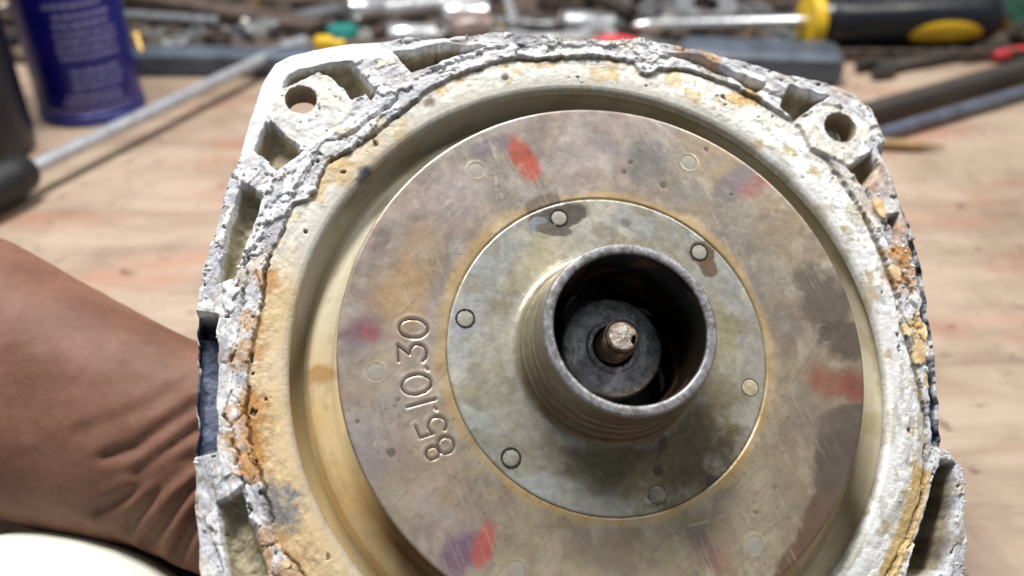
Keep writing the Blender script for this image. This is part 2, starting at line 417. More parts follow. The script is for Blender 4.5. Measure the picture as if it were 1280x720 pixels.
rough_amt = cw * (1 - 0.75 * smooth_rib)
h += -0.55 * sst(75, 77, r) * sst(0, 12, r - 75.6)
h += 0.95 * cw + rough_amt * (1.0 * (terr - 0.5) + 0.7 * (terr2 - 0.5) + 0.28 * (n_fin - 0.5))
h += lipw * (0.30 * (n_fin - 0.5) + 0.55 * (np.floor(n_lay * 6) / 6 - 0.5) * sst(75, 77.5, r))
plate = sst(0.0, 0.10, w_edge) * cw * (1 - 0.9 * smooth_rib) * sst(0.38, 0.55, n_big + 0.12)
h += plate * (0.75 * (w_id - 0.45)) - 0.35 * (1 - sst(0.0, 0.07, w_edge)) * cw * (1 - smooth_rib) * sst(0.4, 0.55, n_big + .1)
gap = np.exp(-((r - (Rb - 0.25)) / 0.33) ** 2) * (0.35 + 0.65 * (fbm(t * 0.35, t * 0, 3, 44) > 0.44))
h -= 0.9 * gap
pits = sst(0.81, 0.86, n_pit) * sst(73.5, 75, r)
h -= 0.9 * pits
# second loose layer edge further out
R2 = Rb + 3.6 + 3.0 * (fbm(t * 0.5, t * 0 + 9, 4, 61) - 0.5)
gap2 = np.exp(-((r - R2) / 0.35) ** 2) * (fbm(t * 0.3, t * 0 + 2, 3, 45) > 0.5) * (r < ro - 3)
h += -1.0 * gap2 + 0.5 * sst(-0.1, 0.3, r - R2) * (1 - smooth_rib)

hole_c = [(-69.7, 65.3, 3.8), (69.2, 61.6, 4.4), (-73.0, -70.5, 3.8), (70.0, -66.0, 3.9)]
boss = {0: [(-65.4, 72.8), (-75.2, 67.2), (-77.4, 60.7), (-72.7, 55.4), (-67.9, 52.0), (-61.8, 57.0), (-57.0, 63.4), (-60.5, 70.0)],
        1: [(64.5, 68.4), (58.0, 62.3), (60.3, 55.4), (69.7, 51.0), (76.1, 55.7), (77.6, 62.6), (73.0, 67.3)]}
boss[2] = [(-a, -bb + 0) for a, bb in boss[1]]; boss[3] = [(-a, -bb) for a, bb in boss[0]]
bmask = np.zeros(r.shape)
for k in boss:
    d = poly_sdf(x, y, boss[k]); mk = 1 - sst(-0.4, 0.5, d); bmask = np.maximum(bmask, mk)
h = h * (1 - bmask) + (-8.7 + 0.5 * (n_fin - 0.5) + 0.9 * (n_mid - 0.5)) * bmask
opoly = [(q * math.cos(math.radians(a)), q * math.sin(math.radians(a))) for a, q in OUT if 118 < a < 152]
o_d = seg_dist(x, y, opoly)
ear = band(127, 147, 1.0) * sst(4.3, 4.8, o_d + 0.5 * (n_pit - .5)) * sst(86.5, 87.5, r + 2 * (n_pit - .5)) * (1 - sst(0.9, 0.2, poly_sdf(x, y, boss[0])))
h = h * (1 - ear) + (-14.6 + 1.2 * (n_mid - 0.5)) * ear
POCK = [([(-65.6, 73.4), (-57.6, 75.4), (-54.9, 68.6), (-60.1, 69.4), (-62.4, 71.6)], 6.5),
        ([(-77.9, 59.4), (-80.0, 51.4), (-75.0, 46.6), (-69.3, 51.0), (-73.6, 55.0)], 5),
        ([(-82.6, 42.9), (-77.6, 39.5), (-80.4, 29.6), (-83.4, 19.6), (-86.9, 18.6), (-85.2, 31.5)], 4.5),
        ([(-47.2, 79.2), (-42.9, 73.6), (-33.5, 78.1), (-24.0, 82.0), (-33.5, 81.9)], 8),
        ([(-55.0, 68.4), (-51.4, 68.9), (-52.7, 65.6)], 5),
        ([(57.0, 73.6), (67.4, 70.4), (63.2, 68.4), (57.2, 63.0), (53.6, 67.6)], 6),
        ([(69.5, 50.2), (77.2, 55.0), (78.0, 50.0), (73.4, 44.6)], 5.5),
        ([(77.6, 36.4), (81.2, 37.0), (79.6, 30.6)], 8),
        ([(22.6, 82.2), (32.3, 79.3), (40.8, 75.6), (47.4, 71.5), (50.2, 73.8), (39.5, 78.4), (32.0, 81.6)], 5),
        ([(80.8, -25.5), (84.0, -26.5), (82.4, -36.6), (76.5, -50.5), (66.5, -52.0), (72.6, -41.2), (77.9, -30.4)], 13),
        ([(-84.5, -30), (-79.8, -27), (-73.5, -45), (-80.5, -50)], 4.5),
        ([(57, -73), (67, -70), (57, -63), (53, -68)], 9), ([(-57, -74), (-66, -73), (-60, -66), (-54, -68)], 9),
        ([(30, -79), (45, -75), (43, -73), (28, -77)], 8), ([(-30, -79), (-45, -77), (-43, -73), (-28, -77)], 8)]
pmask = ear.copy()
for pts, dp in POCK:
    d = poly_sdf(x + 0.8 * (n_pit - 0.5), y + 0.8 * (vnoise(x / 2.6, y / 2.6, 77) - 0.5), pts)
    mk = 1 - sst(-1.0, 0.35, d)
    h = h * (1 - mk) + np.minimum(h, -9.5 - dp + 1.2 * (n_fin - 0.5) + 1.5 * (n_mid - 0.5)) * mk
    pmask = np.maximum(pmask, mk)
# painted outer steps (left and right flanks), where the blue paint survives
strip = np.maximum(band(172.6, -167, 1.0) * sst(-4.9, -4.5, r - ro), band(-16, 21, 2.0) * sst(-4.3, -3.5, r - ro + 1.2 * (n_mid - 0.5)))
strip = np.maximum(strip, band(19, 36, 3) * sst(-3.0, -2.4, r - ro + 1.0 * (n_mid - .5)))
h = h * (1 - strip) + (-15.5 + 1.0 * (n_mid - 0.5)) * strip
notch = band(172.6, 175.6, 0.6) * sst(-4.9, -4.5, r - ro); h -= 6 * notch

# colours
def ang(lo, hi, soft=12): return band(lo, hi, soft)
c = np.tile(np.array([[0.43, 0.40, 0.335]]), (len(r), 1))
c = mix(c, (0.60, 0.60, 0.605), cw * (0.8 + 0.6 * (n_lay - 0.4)))
c = mix(c, (0.78, 0.78, 0.80), cw * sst(0.48, 0.60, n_str) * 0.9)
c = mix(c, (0.36, 0.37, 0.42), cw * sst(0.56, 0.66, fbm(r / 3, arc / 8, 4, 52)) * 0.75)
c = mix(c, (0.27, 0.20, 0.15), cw * sst(0.58, 0.70, fbm(r / 1.6, arc / 6, 4, 53)) * 0.55)
c = mix(c, (0.22, 0.21, 0.22), cw * (1 - smooth_rib) * sst(0.60, 0.70, fbm(x / 1.6, y / 1.6, 3, 54)) * 0.3)
pc = plate * 0.75
c = mix(c, (0.80, 0.81, 0.84), pc * sst(0.55, 0.7, w_id)); c = mix(c, (0.50, 0.52, 0.58), pc * sst(0.35, 0.25, w_id) * 0.8); c = mix(c, (0.66, 0.60, 0.48), pc * (np.abs(w_id - 0.45) < 0.06) * 0.7)
c = mix(c, (0.16, 0.13, 0.11), (1 - sst(0.0, 0.05, w_edge)) * cw * (1 - smooth_rib) * 0.55)
lipz = (1 - below) * (1 - cw) * (0.55 + 0.45 * sst(71, 73.5, r))
c = mix(c, (0.60, 0.585, 0.53), lipz * (0.6 + 0.6 * n_mid))
c = mix(c, (0.60, 0.43, 0.21), lipz * ang(156, -122, 14) * (0.75 + 0.6 * (n_big - 0.4)))
c = mix(c, (0.55, 0.42, 0.27), lipz * ang(112, 160, 10) * sst(0.48, 0.62, n_mid) * 0.7)
c = mix(c, (0.52, 0.40, 0.22), lipz * sst(0.57, 0.68, fbm(x / 5, y / 5, 3, 55)) * 0.75)
c = mix(c, (0.82, 0.82, 0.82), lipz * ang(-62, 62, 14) * sst(0.46, 0.54, fbm(r / 2.5, arc / 4.5, 5, 56) + 0.12 * np.exp(-((r - 75.3) / 1.8) ** 2)) * 0.9)  # specular highlights of the right lip, painted as white patches
c = mix(c, (0.56, 0.39, 0.15), sst(77.5, 79, r) * (1 - sst(82, 83.5, r)) * ang(-50, 14, 10) * sst(0.40, 0.50, fbm(x / 6, y / 6, 4, 57)) * 0.9)
c = mix(c, (0.40, 0.28, 0.20), cw * ang(8, 50, 8) * sst(0.42, 0.58, fbm(x / 5, y / 5, 4, 58)) * 0.6)
def rust(px, py, rad, amt=1.0, col=(0.45, 0.225, 0.065)):
    global c
    d = np.hypot(x - px, y - py) / rad + 1.1 * (n_fin - 0.5) + 0.8 * (n_mid - 0.5)
    c = mix(c, col, (1 - sst(0.35, 1.1, d)) * amt * np.clip(0.35 + 1.1 * n_str, 0, 1))
for q in [(-79.5, 2, 4.5, .8), (-78.6, -10, 5, 1), (-78.8, -16, 5, 1), (-78.3, -22, 4.5, 1), (-79, 9, 3.5, .7), (-76.6, 19, 4, .8), (-74, -38, 4.5, 1), (-70, -44, 4, .8), (82, 24, 3.4, .6), (79.5, 27, 5, 1),
          (79.5, 20.5, 5, .9), (81.5, 33, 3, .6), (36, 82, 4.2, .8), (28, 83.5, 2.5, .7), (-45, 77, 2, .3), (75.5, 47, 4, .6)]: rust(*q)
for q in [(45.5, 70.5, 4.2, .9), (9, 77.4, 3.4, .7), (42, 69, 3, .6), (-60, 47, 4.5, .7), (-50.5, 57.5, 4, .5), (74, 38, 5, .5), (-83, -18, 2.5, .5), (-31, 73, 2.2, .6)]: rust(*q, col=(0.50, 0.33, 0.12))
rust(-72.0, -31.5, 6.0, .9, (0.15, 0.16, 0.19)); rust(-54.2, 46.6, 2.4, 1, (0.06, 0.06, 0.08)); rust(-19.3, 73.6, 1.3, 1, (0.07, 0.06, 0.05))
rust(-38.2, 66, 2.0, .8, (0.11, 0.06, 0.035)); rust(78.6, 3.5, 2.4, .9, (0.05, 0.045, 0.04)); rust(79.6, -12.6, 2.0, .7, (0.10, 0.08, 0.06)); rust(-14, 85.4, 4.5, .8, (0.09, 0.09, 0.11))
c = mix(c, (0.72, 0.72, 0.70), bmask * (0.55 + 0.5 * (n_mid - 0.3)))
c = mix(c, (0.70, 0.66, 0.54), bmask * sst(0.5, 0.62, fbm(x / 5, y / 5, 3, 59)) * 0.6)
c = mix(c, (0.62, 0.63, 0.66), smooth_rib * 0.8)
pm2 = sst(0.06, 0.3, pmask)
c = mix(c, (0.34, 0.29, 0.175), pm2 * (1 - sst(-12.0, -10.6, h)) * 0.92)
c = mix(c, (0.12, 0.095, 0.07), pm2 * ang(-60, -14, 6) * 0.8 * sst(0.35, 0.6, n_mid))
c = mix(c, (0.12, 0.09, 0.07), gap * 0.6)
c = mix(c, (0.09, 0.07, 0.06), pits * 0.8)
paint_chip = sst(0.52, 0.58, fbm(x / 3.5, y / 3.5, 4, 62))
c = mix(c, (0.05, 0.065, 0.12), strip * (1 - 0.0 * paint_chip))
c = mix(c, (0.20, 0.23, 0.32), strip * paint_chip * 0.6)
# cavity: tan lime-scale, rust run by the plate
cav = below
cc = np.tile(np.array([[0.68, 0.60, 0.43]]), (len(r), 1))
cc = mix(cc, (0.76, 0.71, 0.56), ang(95, 160, 18) * 0.8)
cc = mix(cc, (0.70, 0.645, 0.50), ang(-20, 80, 20) * 0.8)
cc = mix(cc, (0.66, 0.46, 0.20), ang(166, -112, 22) * (0.45 + 0.75 * n_big))
cc = mix(cc, (0.36, 0.165, 0.045), ang(-160, -96, 22) * sst(66.5, 61.0, r + 5 * (n_mid - 0.5)) * 0.92)
cc = mix(cc, (0.40, 0.20, 0.06), ang(-80, -10, 18) * sst(71, 63, r + 4 * (n_mid - 0.5)) * 0.9)
cc = mix(cc, (0.44, 0.22, 0.06), (1 - sst(0.4, 1.15, np.hypot((x + 64.5) / 4.2, (y + 0.8) / 2.8) + 0.5 * (n_fin - 0.5))) * 0.8)
cc = mix(cc, (0.20, 0.165, 0.095), np.maximum(sst(72.2, 73.4, r) * 0.9, np.exp(-((r - 69.2) / 1.3) ** 2) * 0.7))  # shade under the lip and in the groove, painted as a dark tone
cc = mix(cc, (0.42, 0.32, 0.16), sst(0.55, 0.68, fbm(r / 2.5, arc / 9, 4, 63)) * 0.4)
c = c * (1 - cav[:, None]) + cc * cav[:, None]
rough = 0.62 - 0.24 * lipz * ang(-70, 80, 20) - 0.26 * cav - 0.2 * strip
metal = 0.12 * lipz + 0.25 * lipz * ang(-70, 80, 20) + 0.1 * smooth_rib
finish = np.c_[rough, metal, np.clip(0.92 * cav + 0.6 * lipz * sst(77, 73, r) + 0.5 * smooth_rib, 0, 1)]
V = np.c_[x, y, h]
Q = polar_quads(len(rows), NT)
ctr = V[Q].mean(1)
keep = np.ones(len(Q), bool)
for hx, hy, hr in hole_c: keep &= np.hypot(ctr[:, 0] - hx, ctr[:, 1] - hy) > hr + 0.1
Q = Q[keep]
# skirt: flange side wall
last = V[-NT:]; lc = c[-NT:]
sk = []; skc = []
for k, (dz, inset) in enumerate([(-0.8, -0.15), (-2.5, 0.0), (-5, 0.1), (-8, 0.3), (-11, 0.6), (-13, 1.2)]):
    p = last.copy(); rr_ = np.hypot(p[:, 0], p[:, 1]); nz = (fbm(th * 0.5, th * 0 + k * 0.7, 3, 81) - 0.5) * (0.7 if k < 3 else 0.4)
    f = (rr_ - inset + nz) / rr_
    p[:, 0] *= f; p[:, 1] *= f; p[:, 2] = np.minimum(p[:, 2], -9) * (1 if k == 0 else 0) + (0 if k == 0 else -10) + dz
    sk.append(p)
    chip = sst(0.47, 0.6, fbm(th * 0.4, th * 0 + k * 1.3, 4, 83) + 0.10 - 0.07 * k)
    cs = mix(np.tile(np.array([[0.022, 0.03, 0.06]]), (NT, 1)), (0.55, 0.56, 0.6), chip * (1.0 if k < 3 else 0.5))
    skc.append(cs)
V2 = np.vstack([V] + sk); c2 = np.vstack([c] + skc); f2 = np.vstack([finish] + [np.tile([[0.45, 0.05, 0]], (NT, 1))] * len(sk))
Qs = polar_quads(len(sk) + 1, NT, len(V) - NT)
Q2 = np.vstack([Q, Qs])
# through-hole walls
for hx, hy, hr in hole_c:
    m = 64; a = np.linspace(0, 2 * np.pi, m, endpoint=False); base = len(V2); ringlist = []
    ez = np.array([h[np.argmin((x - hx - hr * 1.12 * np.cos(q)) ** 2 + (y - hy - hr * 1.12 * np.sin(q)) ** 2)] for q in a])
    ez = np.clip(ez, -12, -8)
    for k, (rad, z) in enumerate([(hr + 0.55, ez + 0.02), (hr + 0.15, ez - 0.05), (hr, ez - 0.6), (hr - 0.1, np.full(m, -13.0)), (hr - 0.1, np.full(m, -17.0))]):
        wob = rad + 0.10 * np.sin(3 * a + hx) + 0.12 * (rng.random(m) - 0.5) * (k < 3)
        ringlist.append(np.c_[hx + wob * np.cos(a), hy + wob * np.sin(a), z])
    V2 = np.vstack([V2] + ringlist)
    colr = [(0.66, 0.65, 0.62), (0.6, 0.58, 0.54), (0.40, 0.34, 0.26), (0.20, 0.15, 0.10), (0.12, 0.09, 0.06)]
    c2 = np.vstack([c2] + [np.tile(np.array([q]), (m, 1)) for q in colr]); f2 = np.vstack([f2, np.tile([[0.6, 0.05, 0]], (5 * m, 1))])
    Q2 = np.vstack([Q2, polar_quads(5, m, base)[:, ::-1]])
Q2 = Q2[:, ::1]
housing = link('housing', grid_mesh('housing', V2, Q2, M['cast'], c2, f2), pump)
tag(housing, 'corroded cast housing ring with white flaking crust, rust and bolt ears')

# loose crust flakes along the cracked layer
def h_at(px, py):
    k = np.argmin((x - px) ** 2 + (y - py) ** 2); return h[k]
def flake(px, py, size, mat, stretch=1.8, lift=-0.02):
    a0 = math.atan2(py, px) + math.pi / 2 + random.uniform(-0.35, 0.35)
    n = random.randint(13, 18); poly = []
    for i in range(n):
        a = 2 * math.pi * i / n; q = size * random.uniform(0.75, 1.1)
        poly.append((q * math.cos(a) * stretch / 1.4, q * math.sin(a) / 1.4))
    tz = [random.uniform(-0.10, 0.10), random.uniform(-0.10, 0.16)]
    m = MB(); V = []; F = []
    for dz, sc in ((-0.8, 1.0), (0.10, 1.0), (0.22, 0.94)):
        for (ax, ay) in poly:
            ax *= sc; ay *= sc
            zz = dz + ax * tz[0] + ay * tz[1] + (random.uniform(-0.05, 0.05) if dz > 0 else 0)
            V.append((px + ax * math.cos(a0) - ay * math.sin(a0), py + ax * math.sin(a0) + ay * math.cos(a0), zz))
    for k in range(2):
        for i in range(n):
            j = (i + 1) % n; F.append((k * n + i, k * n + j, (k + 1) * n + j, (k + 1) * n + i))
    V.append((px, py, 0.22 + random.uniform(-0.05, .05)))
    F += [(2 * n + i, 2 * n + (i + 1) % n, 3 * n) for i in range(n)]
    z0 = h_at(px, py) + lift
    m.add([(a, bq, cq + z0) for a, bq, cq in V], F)
    m.build('flake', mat, housing, True, 25)
fl = 0
while fl < 18:
    a = random.choice([random.uniform(-15, 195), random.uniform(-15, 195), random.uniform(195, 345)]); ad = (a + 180) % 360 - 180
    rb = float(ptab(CRK, np.array([ad]))[0]); rr_ = rb + random.uniform(0.8, 5.5)
    px, py = rr_ * math.cos(math.radians(a)), rr_ * math.sin(math.radians(a))
    if rr_ > float(ptab(OUT, np.array([ad]))[0]) - 2.2: continue
    if any(float(poly_sdf(np.array([px]), np.array([py]), pts)[0]) < 2.0 for pts, dp in POCK): continue
    if any(math.hypot(px - q[0], py - q[1]) < 8 for q in hole_c): continue
    rusty = (150 < a < 215) or (-15 <= a < 30)
    flake(px, py, random.uniform(0.9, 2.6) if rr_ < rb else random.uniform(1.2, 3.4), M['crust_tan'] if (rusty and random.random() < 0.5) else M['crust'], random.uniform(1.2, 2.2))
    fl += 1
# fine grit of corrosion grains: nobody could count it
gm = MB(); ng = 0
wgt = cw * (1 - pmask) * (1 - 0.9 * smooth_rib) * (1 - strip) * (1 - 0.75 * bmask) * (0.15 + sst(0.45, 0.62, n_big)) + 0.01 * lipz
wgt = wgt * (r > 73); wgt[-NT * 2:] *= 6
idx = rng.choice(len(r), size=2000, p=wgt / wgt.sum())
OCT = [(1, 0, 0), (-1, 0, 0), (0, 1, 0), (0, -1, 0), (0, 0, 1), (0, 0, -1)]
OF = [(0, 2, 4), (2, 1, 4), (1, 3, 4), (3, 0, 4), (2, 0, 5), (1, 2, 5), (3, 1, 5), (0, 3, 5)]
for k in idx:
    if any((x[k] - q[0]) ** 2 + (y[k] - q[1]) ** 2 < (q[2] + .6) ** 2 for q in hole_c): continue
    s_ = 0.14 + 0.45 * rng.random() ** 3
    o3 = rng.normal(0, 0.3, (6, 3))
    gm.add([(x[k] + s_ * (vx + o3[i][0]), y[k] + s_ * (vy + o3[i][1]), h[k] + s_ * (0.65 * vz + o3[i][2] * 0.5)) for i, (vx, vy, vz) in enumerate(OCT)], OF)
g = gm.build('corrosion_grit', M['grit'], housing, False); g['kind'] = 'stuff'
# sleeve stub at the bottom of the right hand bolt hole
b = MB(); b.lathe([(0.1, -14.0), (2.7, -14.0), (3.2, -14.5), (3.2, -20)], 32, (68.4, 60.6, 0)); b.build('bolt_stub', M['galv'], housing)

# ---- casing behind the flange
b = MB(); b.lathe([(84, -21.5), (84, -24), (80, -27), (66, -30), (62, -33), (61, -47), (58, -50), (0.5, -50)], 96)
b.build('back_casing', M['navy'], pump)

# ---- impeller plate with its stamped number
DIG = {'0': [[(0.30 + 0.30 * math.cos(a), 0.5 + 0.5 * math.sin(a)) for a in np.linspace(0, 2 * math.pi, 25)]],
       '1': [[(0.30, 0.0), (0.30, 1.0)]],
       '3': [[(0.04, 0.98), (0.56, 1.0), (0.26, 0.60)] + [(0.28 + 0.30 * math.cos(a), 0.30 + 0.30 * math.sin(a)) for a in np.linspace(1.5, -2.6, 14)]],
       '5': [[(0.54, 1.0), (0.12, 1.0), (0.07, 0.55)] + [(0.28 + 0.29 * math.cos(a), 0.31 + 0.31 * math.sin(a)) for a in np.linspace(2.2, -2.6, 16)]],
       '8': [[(0.30 + 0.22 * math.sin(a), 0.76 - 0.22 * math.cos(a)) for a in np.linspace(0, 2 * math.pi, 21)],
             [(0.30 + 0.29 * math.sin(a), 0.27 + 0.27 * math.cos(a)) for a in np.linspace(0, 2 * math.pi, 23)]],
       '.': [[(0.26, 0.02), (0.34, 0.06)]]}
NUM = [('8', -151.2, 43.8, 6.5, 5.9), ('5', -157.6, 43.2, 6.3, 6.2), ('.', -162.0, 44.0, 6.3, 6), ('1', -164.9, 43.6, 6.4, 6), ('0', -170.4, 43.7, 6.4, 7.2),
       ('.', -174.5, 43.8, 6.2, 6), ('3', -179.6, 43.9, 6.2, 7.0), ('0', 173.2, 43.9, 6.3, 7.2)]
strokes = []
for ch, deg, rad, hh, ww in NUM:
    a = math.radians(deg); up = (math.cos(a), math.sin(a)); rt = (math.sin(a), -math.cos(a))   # tops outward, reads clockwise
    cx, cy = rad * up[0], rad * up[1]
    cur = []
    for line in DIG[ch]:
        cur.append([(cx + rt[0] * (px - 0.3) * ww + up[0] * (py - 0.5) * hh, cy + rt[1] * (px - 0.3) * ww + up[1] * (py - 0.5) * hh) for px, py in line])
    strokes.append((ch, cur))

NTD = 1700
rows = np.concatenate([np.linspace(36.45, 36.9, 4), np.linspace(37.1, 59.2, 108), [59.6, 59.85, 60.0]])
td = -180 + 360 * np.arange(NTD) / NTD
r = np.repeat(rows, NTD); t = np.tile(td, len(rows)); x = r * np.cos(np.radians(t)); y = r * np.sin(np.radians(t))
n_big = fbm(x / 16, y / 16, 5, 121); n_mid = fbm(x / 6, y / 6, 5, 122); n_fin = fbm(x / 1.8, y / 1.8, 4, 123); n_b2 = fbm(x / 10 + 9, y / 10, 5, 124)
h = 0.25 * (n_big - 0.5) + 0.05 * (n_fin - 0.5)
h -= 0.35 * sst(36.9, 36.45, r); h = np.where(r > 59.6, h - 0.3 * ((r - 59.6) / 0.4) ** 2, h)
c = np.tile(np.array([[0.300, 0.250, 0.190]]), (len(r), 1))
c = mix(c, (0.335, 0.280, 0.270), sst(-8, 26, y * 0.55 - x) * 0.92)          # cooler, mauve on the side away from the limescale
c = mix(c, (0.265, 0.255, 0.235), sst(0.44, 0.62, n_big) * sst(-14, 20, y) * 0.75)
c = mix(c, (0.40, 0.36, 0.27), sst(0.47, 0.63, n_b2) * sst(10, -30, y) * 0.7)
c = mix(c, (0.22, 0.215, 0.205), sst(0.52, 0.70, fbm(x / 7, y / 4, 5, 125)) * 0.4)
c = mix(c, (0.46, 0.43, 0.37), sst(0.56, 0.74, fbm(x / 3, y / 5, 5, 126)) * 0.4)
c = mix(c, (0.39, 0.375, 0.385), sst(0.5, 0.64, fbm(x / 8, y / 8, 4, 127)) * sst(0, 22, -x + 0.5 * y) * 0.65)
rough = np.full(r.shape, 0.34) + 0.22 * (n_mid - 0.5); metal = np.full(r.shape, 0.42)
def stain(px, py, a, bq, rot, col, amt, edge=0.35, wob=0.5, rg=None):
    """irregular blotch, a along the direction rot (deg)"""
    global c, rough
    ca, sa = math.cos(math.radians(rot)), math.sin(math.radians(rot))
    u = ((x - px) * ca + (y - py) * sa) / a; v = (-(x - px) * sa + (y - py) * ca) / bq
    d = np.hypot(u, v) + wob * (n_mid - 0.5) * 1.6 + wob * 0.7 * (n_fin - 0.5)
    m = (1 - sst(1 - edge, 1 + edge, d)) * amt
    c = mix(c, col, m)
    if rg is not None: rough = rough * (1 - m) + rg * m
WETP = [(64, -12.5), (54.5, -13.5), (51.5, -14.2), (47.2, -16.6), (45.0, -24.0), (43.6, -32.8), (39.6, -38.8), (37.6, -43.0), (33.5, -46.3), (31.5, -50.6), (34, -56), (64, -40)]
RED = (0.42, 0.09, 0.065); MAU = (0.20, 0.125, 0.17); TAN = (0.47, 0.315, 0.15); WET = (0.125, 0.105, 0.095)
stain(-24.5, 49.6, 5, 2.2, 20, (0.20, 0.17, 0.24), .55); stain(-17.6, 46.6, 5.2, 2.2, 108, RED, .85, .5, .7); stain(-15.2, 44.0, 2.4, 1.8, 108, (0.55, 0.13, 0.10), .8, .6, .7)
stain(35.0, 41.5, 7, 3.2, 40, (0.15, 0.145, 0.19), .7); stain(38.8, 40.0, 4.4, 2.6, 40, (0.32, 0.13, 0.14), .6, .5)
stain(-55, 5.0, 4.4, 3.0, 10, (0.20, 0.10, 0.14), .85, .5); stain(-53, 4.2, 2.6, 1.8, 10, (0.30, 0.09, 0.11), .7, .5); stain(-56, -1, 2.8, 5, 0, (0.25, 0.22, 0.27), .6, .5)
stain(-50.6, 25.5, 1.9, 4.4, -15, (0.19, 0.165, 0.17), .75, .4, .4)
stain(-34.8, -43.2, 5.6, 3.6, 65, (0.20, 0.125, 0.20), .9, .5, .7); stain(-29.9, -41.2, 4.6, 1.7, 72, (0.52, 0.13, 0.12), .85, .6, .7)
stain(17.8, -44.0, 5.0, 2.2, 115, (0.21, 0.14, 0.15), .7, .5); stain(20.5, -47.0, 4, 3, 115, (0.28, 0.16, 0.13), .7, .5)
stain(-46.0, 12.5, 5.5, 7.5, 0, TAN, .62, .6); stain(-42.0, 22, 4, 7, -10, TAN, .35, .6); stain(-40, -27, 5, 9, 25, (0.40, 0.30, 0.24), .5, .6)
stain(52.5, 11.5, 5.6, 8.5, 14, (0.15, 0.13, 0.115), .85, .28, .6, .26); stain(57.0, 1.5, 6.4, 5.0, 0, WET, .85, .2, .5, .22)
stain(52.5, -9.0, 6.5, 2.6, -25, (0.30, 0.12, 0.09), .75, .6, .8); stain(57.5, -9.5, 4.5, 3.2, -30, (0.24, 0.08, 0.07), .8, .6, .7)
wet = sst(0.9, -0.7, poly_sdf(x + 1.6 * (n_fin - .5), y + 2.2 * (n_mid - .5), WETP))
c = mix(c, WET, wet * (0.72 + 0.3 * n_mid)); rough = rough * (1 - wet * 0.7) + 0.22 * wet * 0.7
c = mix(c, (0.20, 0.115, 0.07), wet * sst(-28, -42, y) * 0.6)
stain(42, 6, 3.5, 5, 0, (0.21, 0.20, 0.20), .6, .5); stain(42.5, 0, 2, 3, 0, (0.17, 0.16, 0.15), .5, .5); stain(43.5, -18, 5, 4, 0, (0.24, 0.20, 0.19), .6, .5)
stain(12, 47, 6, 4.5, 60, (0.185, 0.185, 0.205), .75, .4); stain(4, 50, 3, 5, 60, (0.20, 0.20, 0.22), .6, .5); stain(22, 38, 5, 3, 20, (0.24, 0.25, 0.27), .6, .5)
stain(-33, 38, 7, 6, 30, (0.40, 0.385, 0.43), .5, .6); stain(-4, 36.5, 8, 3, 5, (0.30, 0.29, 0.29), .5, .5); stain(-12, -52, 10, 5, 10, (0.42, 0.38, 0.30), .6, .6); stain(30, -33, 9, 7, 40, (0.35, 0.315, 0.24), .5, .6)
stain(-54, -22, 4, 9, -15, (0.30, 0.30, 0.33), .55, .5)
# rust tan bleeding from the seam round the hub flange
ringw = 1.7 + 2.2 * (fbm(t * 0.06, t * 0 + 4, 3, 131) - 0.35) + 0.9 * ((np.abs((t - 162 + 180) % 360 - 180)) < 40)
seam = (1 - sst(0.55, 1.25, (r - 36.4) / np.maximum(ringw, 0.6) + 0.45 * (n_fin - 0.5))) * (0.55 + 0.5 * fbm(t * 0.09, t * 0 + 1, 3, 133))
wetgap = sst(7.5, 6.0, np.abs((t - 111 + 180) % 360 - 180) + 5 * (n_mid - 0.5) + 2.5 * (n_fin - .5))
c = mix(c, (0.52, 0.375, 0.18), seam * 0.85 * (1 - wetgap)); c = mix(c, (0.19, 0.16, 0.13), (1 - sst(0.7, 1.1, (r - 36.4) / 3.4 + .4 * (n_fin - .5))) * wetgap * .9)
dseam = np.exp(-((r - 36.45) / 0.22) ** 2); c = mix(c, (0.08, 0.06, 0.04), dseam * 0.6 * (t < 60))
c = mix(c, (0.50, 0.46, 0.37), sst(35.5, 37, r) * (1 - sst(38, 41, r)) * sst(.5, .65, n_mid) * .4)
# ghost rings over the rivets below, spots, scratches
for k in range(6):
    a = math.radians(-175 + 60 * k - (1.6 if k else 0)); px, py = 51.8 * math.cos(a), 51.8 * math.sin(a)
    d = np.hypot(x - px, y - py)
    c = mix(c, (0.50, 0.46, 0.38), np.exp(-((d - 2.3 - 0.5 * (n_fin - .5)) / 0.42) ** 2) * (0.45 if k != 3 else .1) * sst(.3, .6, n_mid)); h += 0.05 * np.exp(-((d - 2.2) / 0.3) ** 2)
    if k == 0: stain(px, py, 6.5, 4.6, 30, (0.43, 0.385, 0.31), .6, .5, .9)
for px, py, q in [(16.2, 40.1, 1.15), (6.9, 43.5, .85), (8.7, 46.0, .8), (-48.5, -21.8, 1.1), (-47, -10.5, .7), (-55.5, -15, .6), (33, 38, .6), (28, 50, .8), (-7, -50, .5), (29.5, -36.5, .6), (24, -50, .5)]:
    d = np.hypot(x - px, y - py) / q + 0.5 * (n_fin - 0.5); m = 1 - sst(0.6, 1.1, d)
    c = mix(c, (0.075, 0.068, 0.06), m * 0.85); h -= 0.05 * m; rough = rough + 0.3 * m
scr = [[(-24.4, 49.2), (-24.0, 46), (-24.0, 36)], [(-32.5, 40), (-34, 36.5), (-37.5, 33.6)], [(-34, 41.5), (-33.2, 38)], [(5, -40), (11, -39.4), (18, -38), (25, -36), (31, -35)], [(-24, -34.5), (-22, -36.5), (-19.6, -39.5)], [(-46, 17), (-45, 12.6), (-44.2, 10.5)],
       [(-52, -9), (-50.5, -16), (-52, -20)]]
for k, line in enumerate(scr):
    d = seg_dist(x + 0.3 * (n_fin - .5), y, line); m = np.exp(-(d / (0.2 if k else 0.28)) ** 2) * sst(0.42, 0.62, n_fin + .02) * sst(0.35, 0.6, n_mid + 0.05)
    c = mix(c, (0.54, 0.51, 0.45), m * 0.7); h -= 0.03 * m
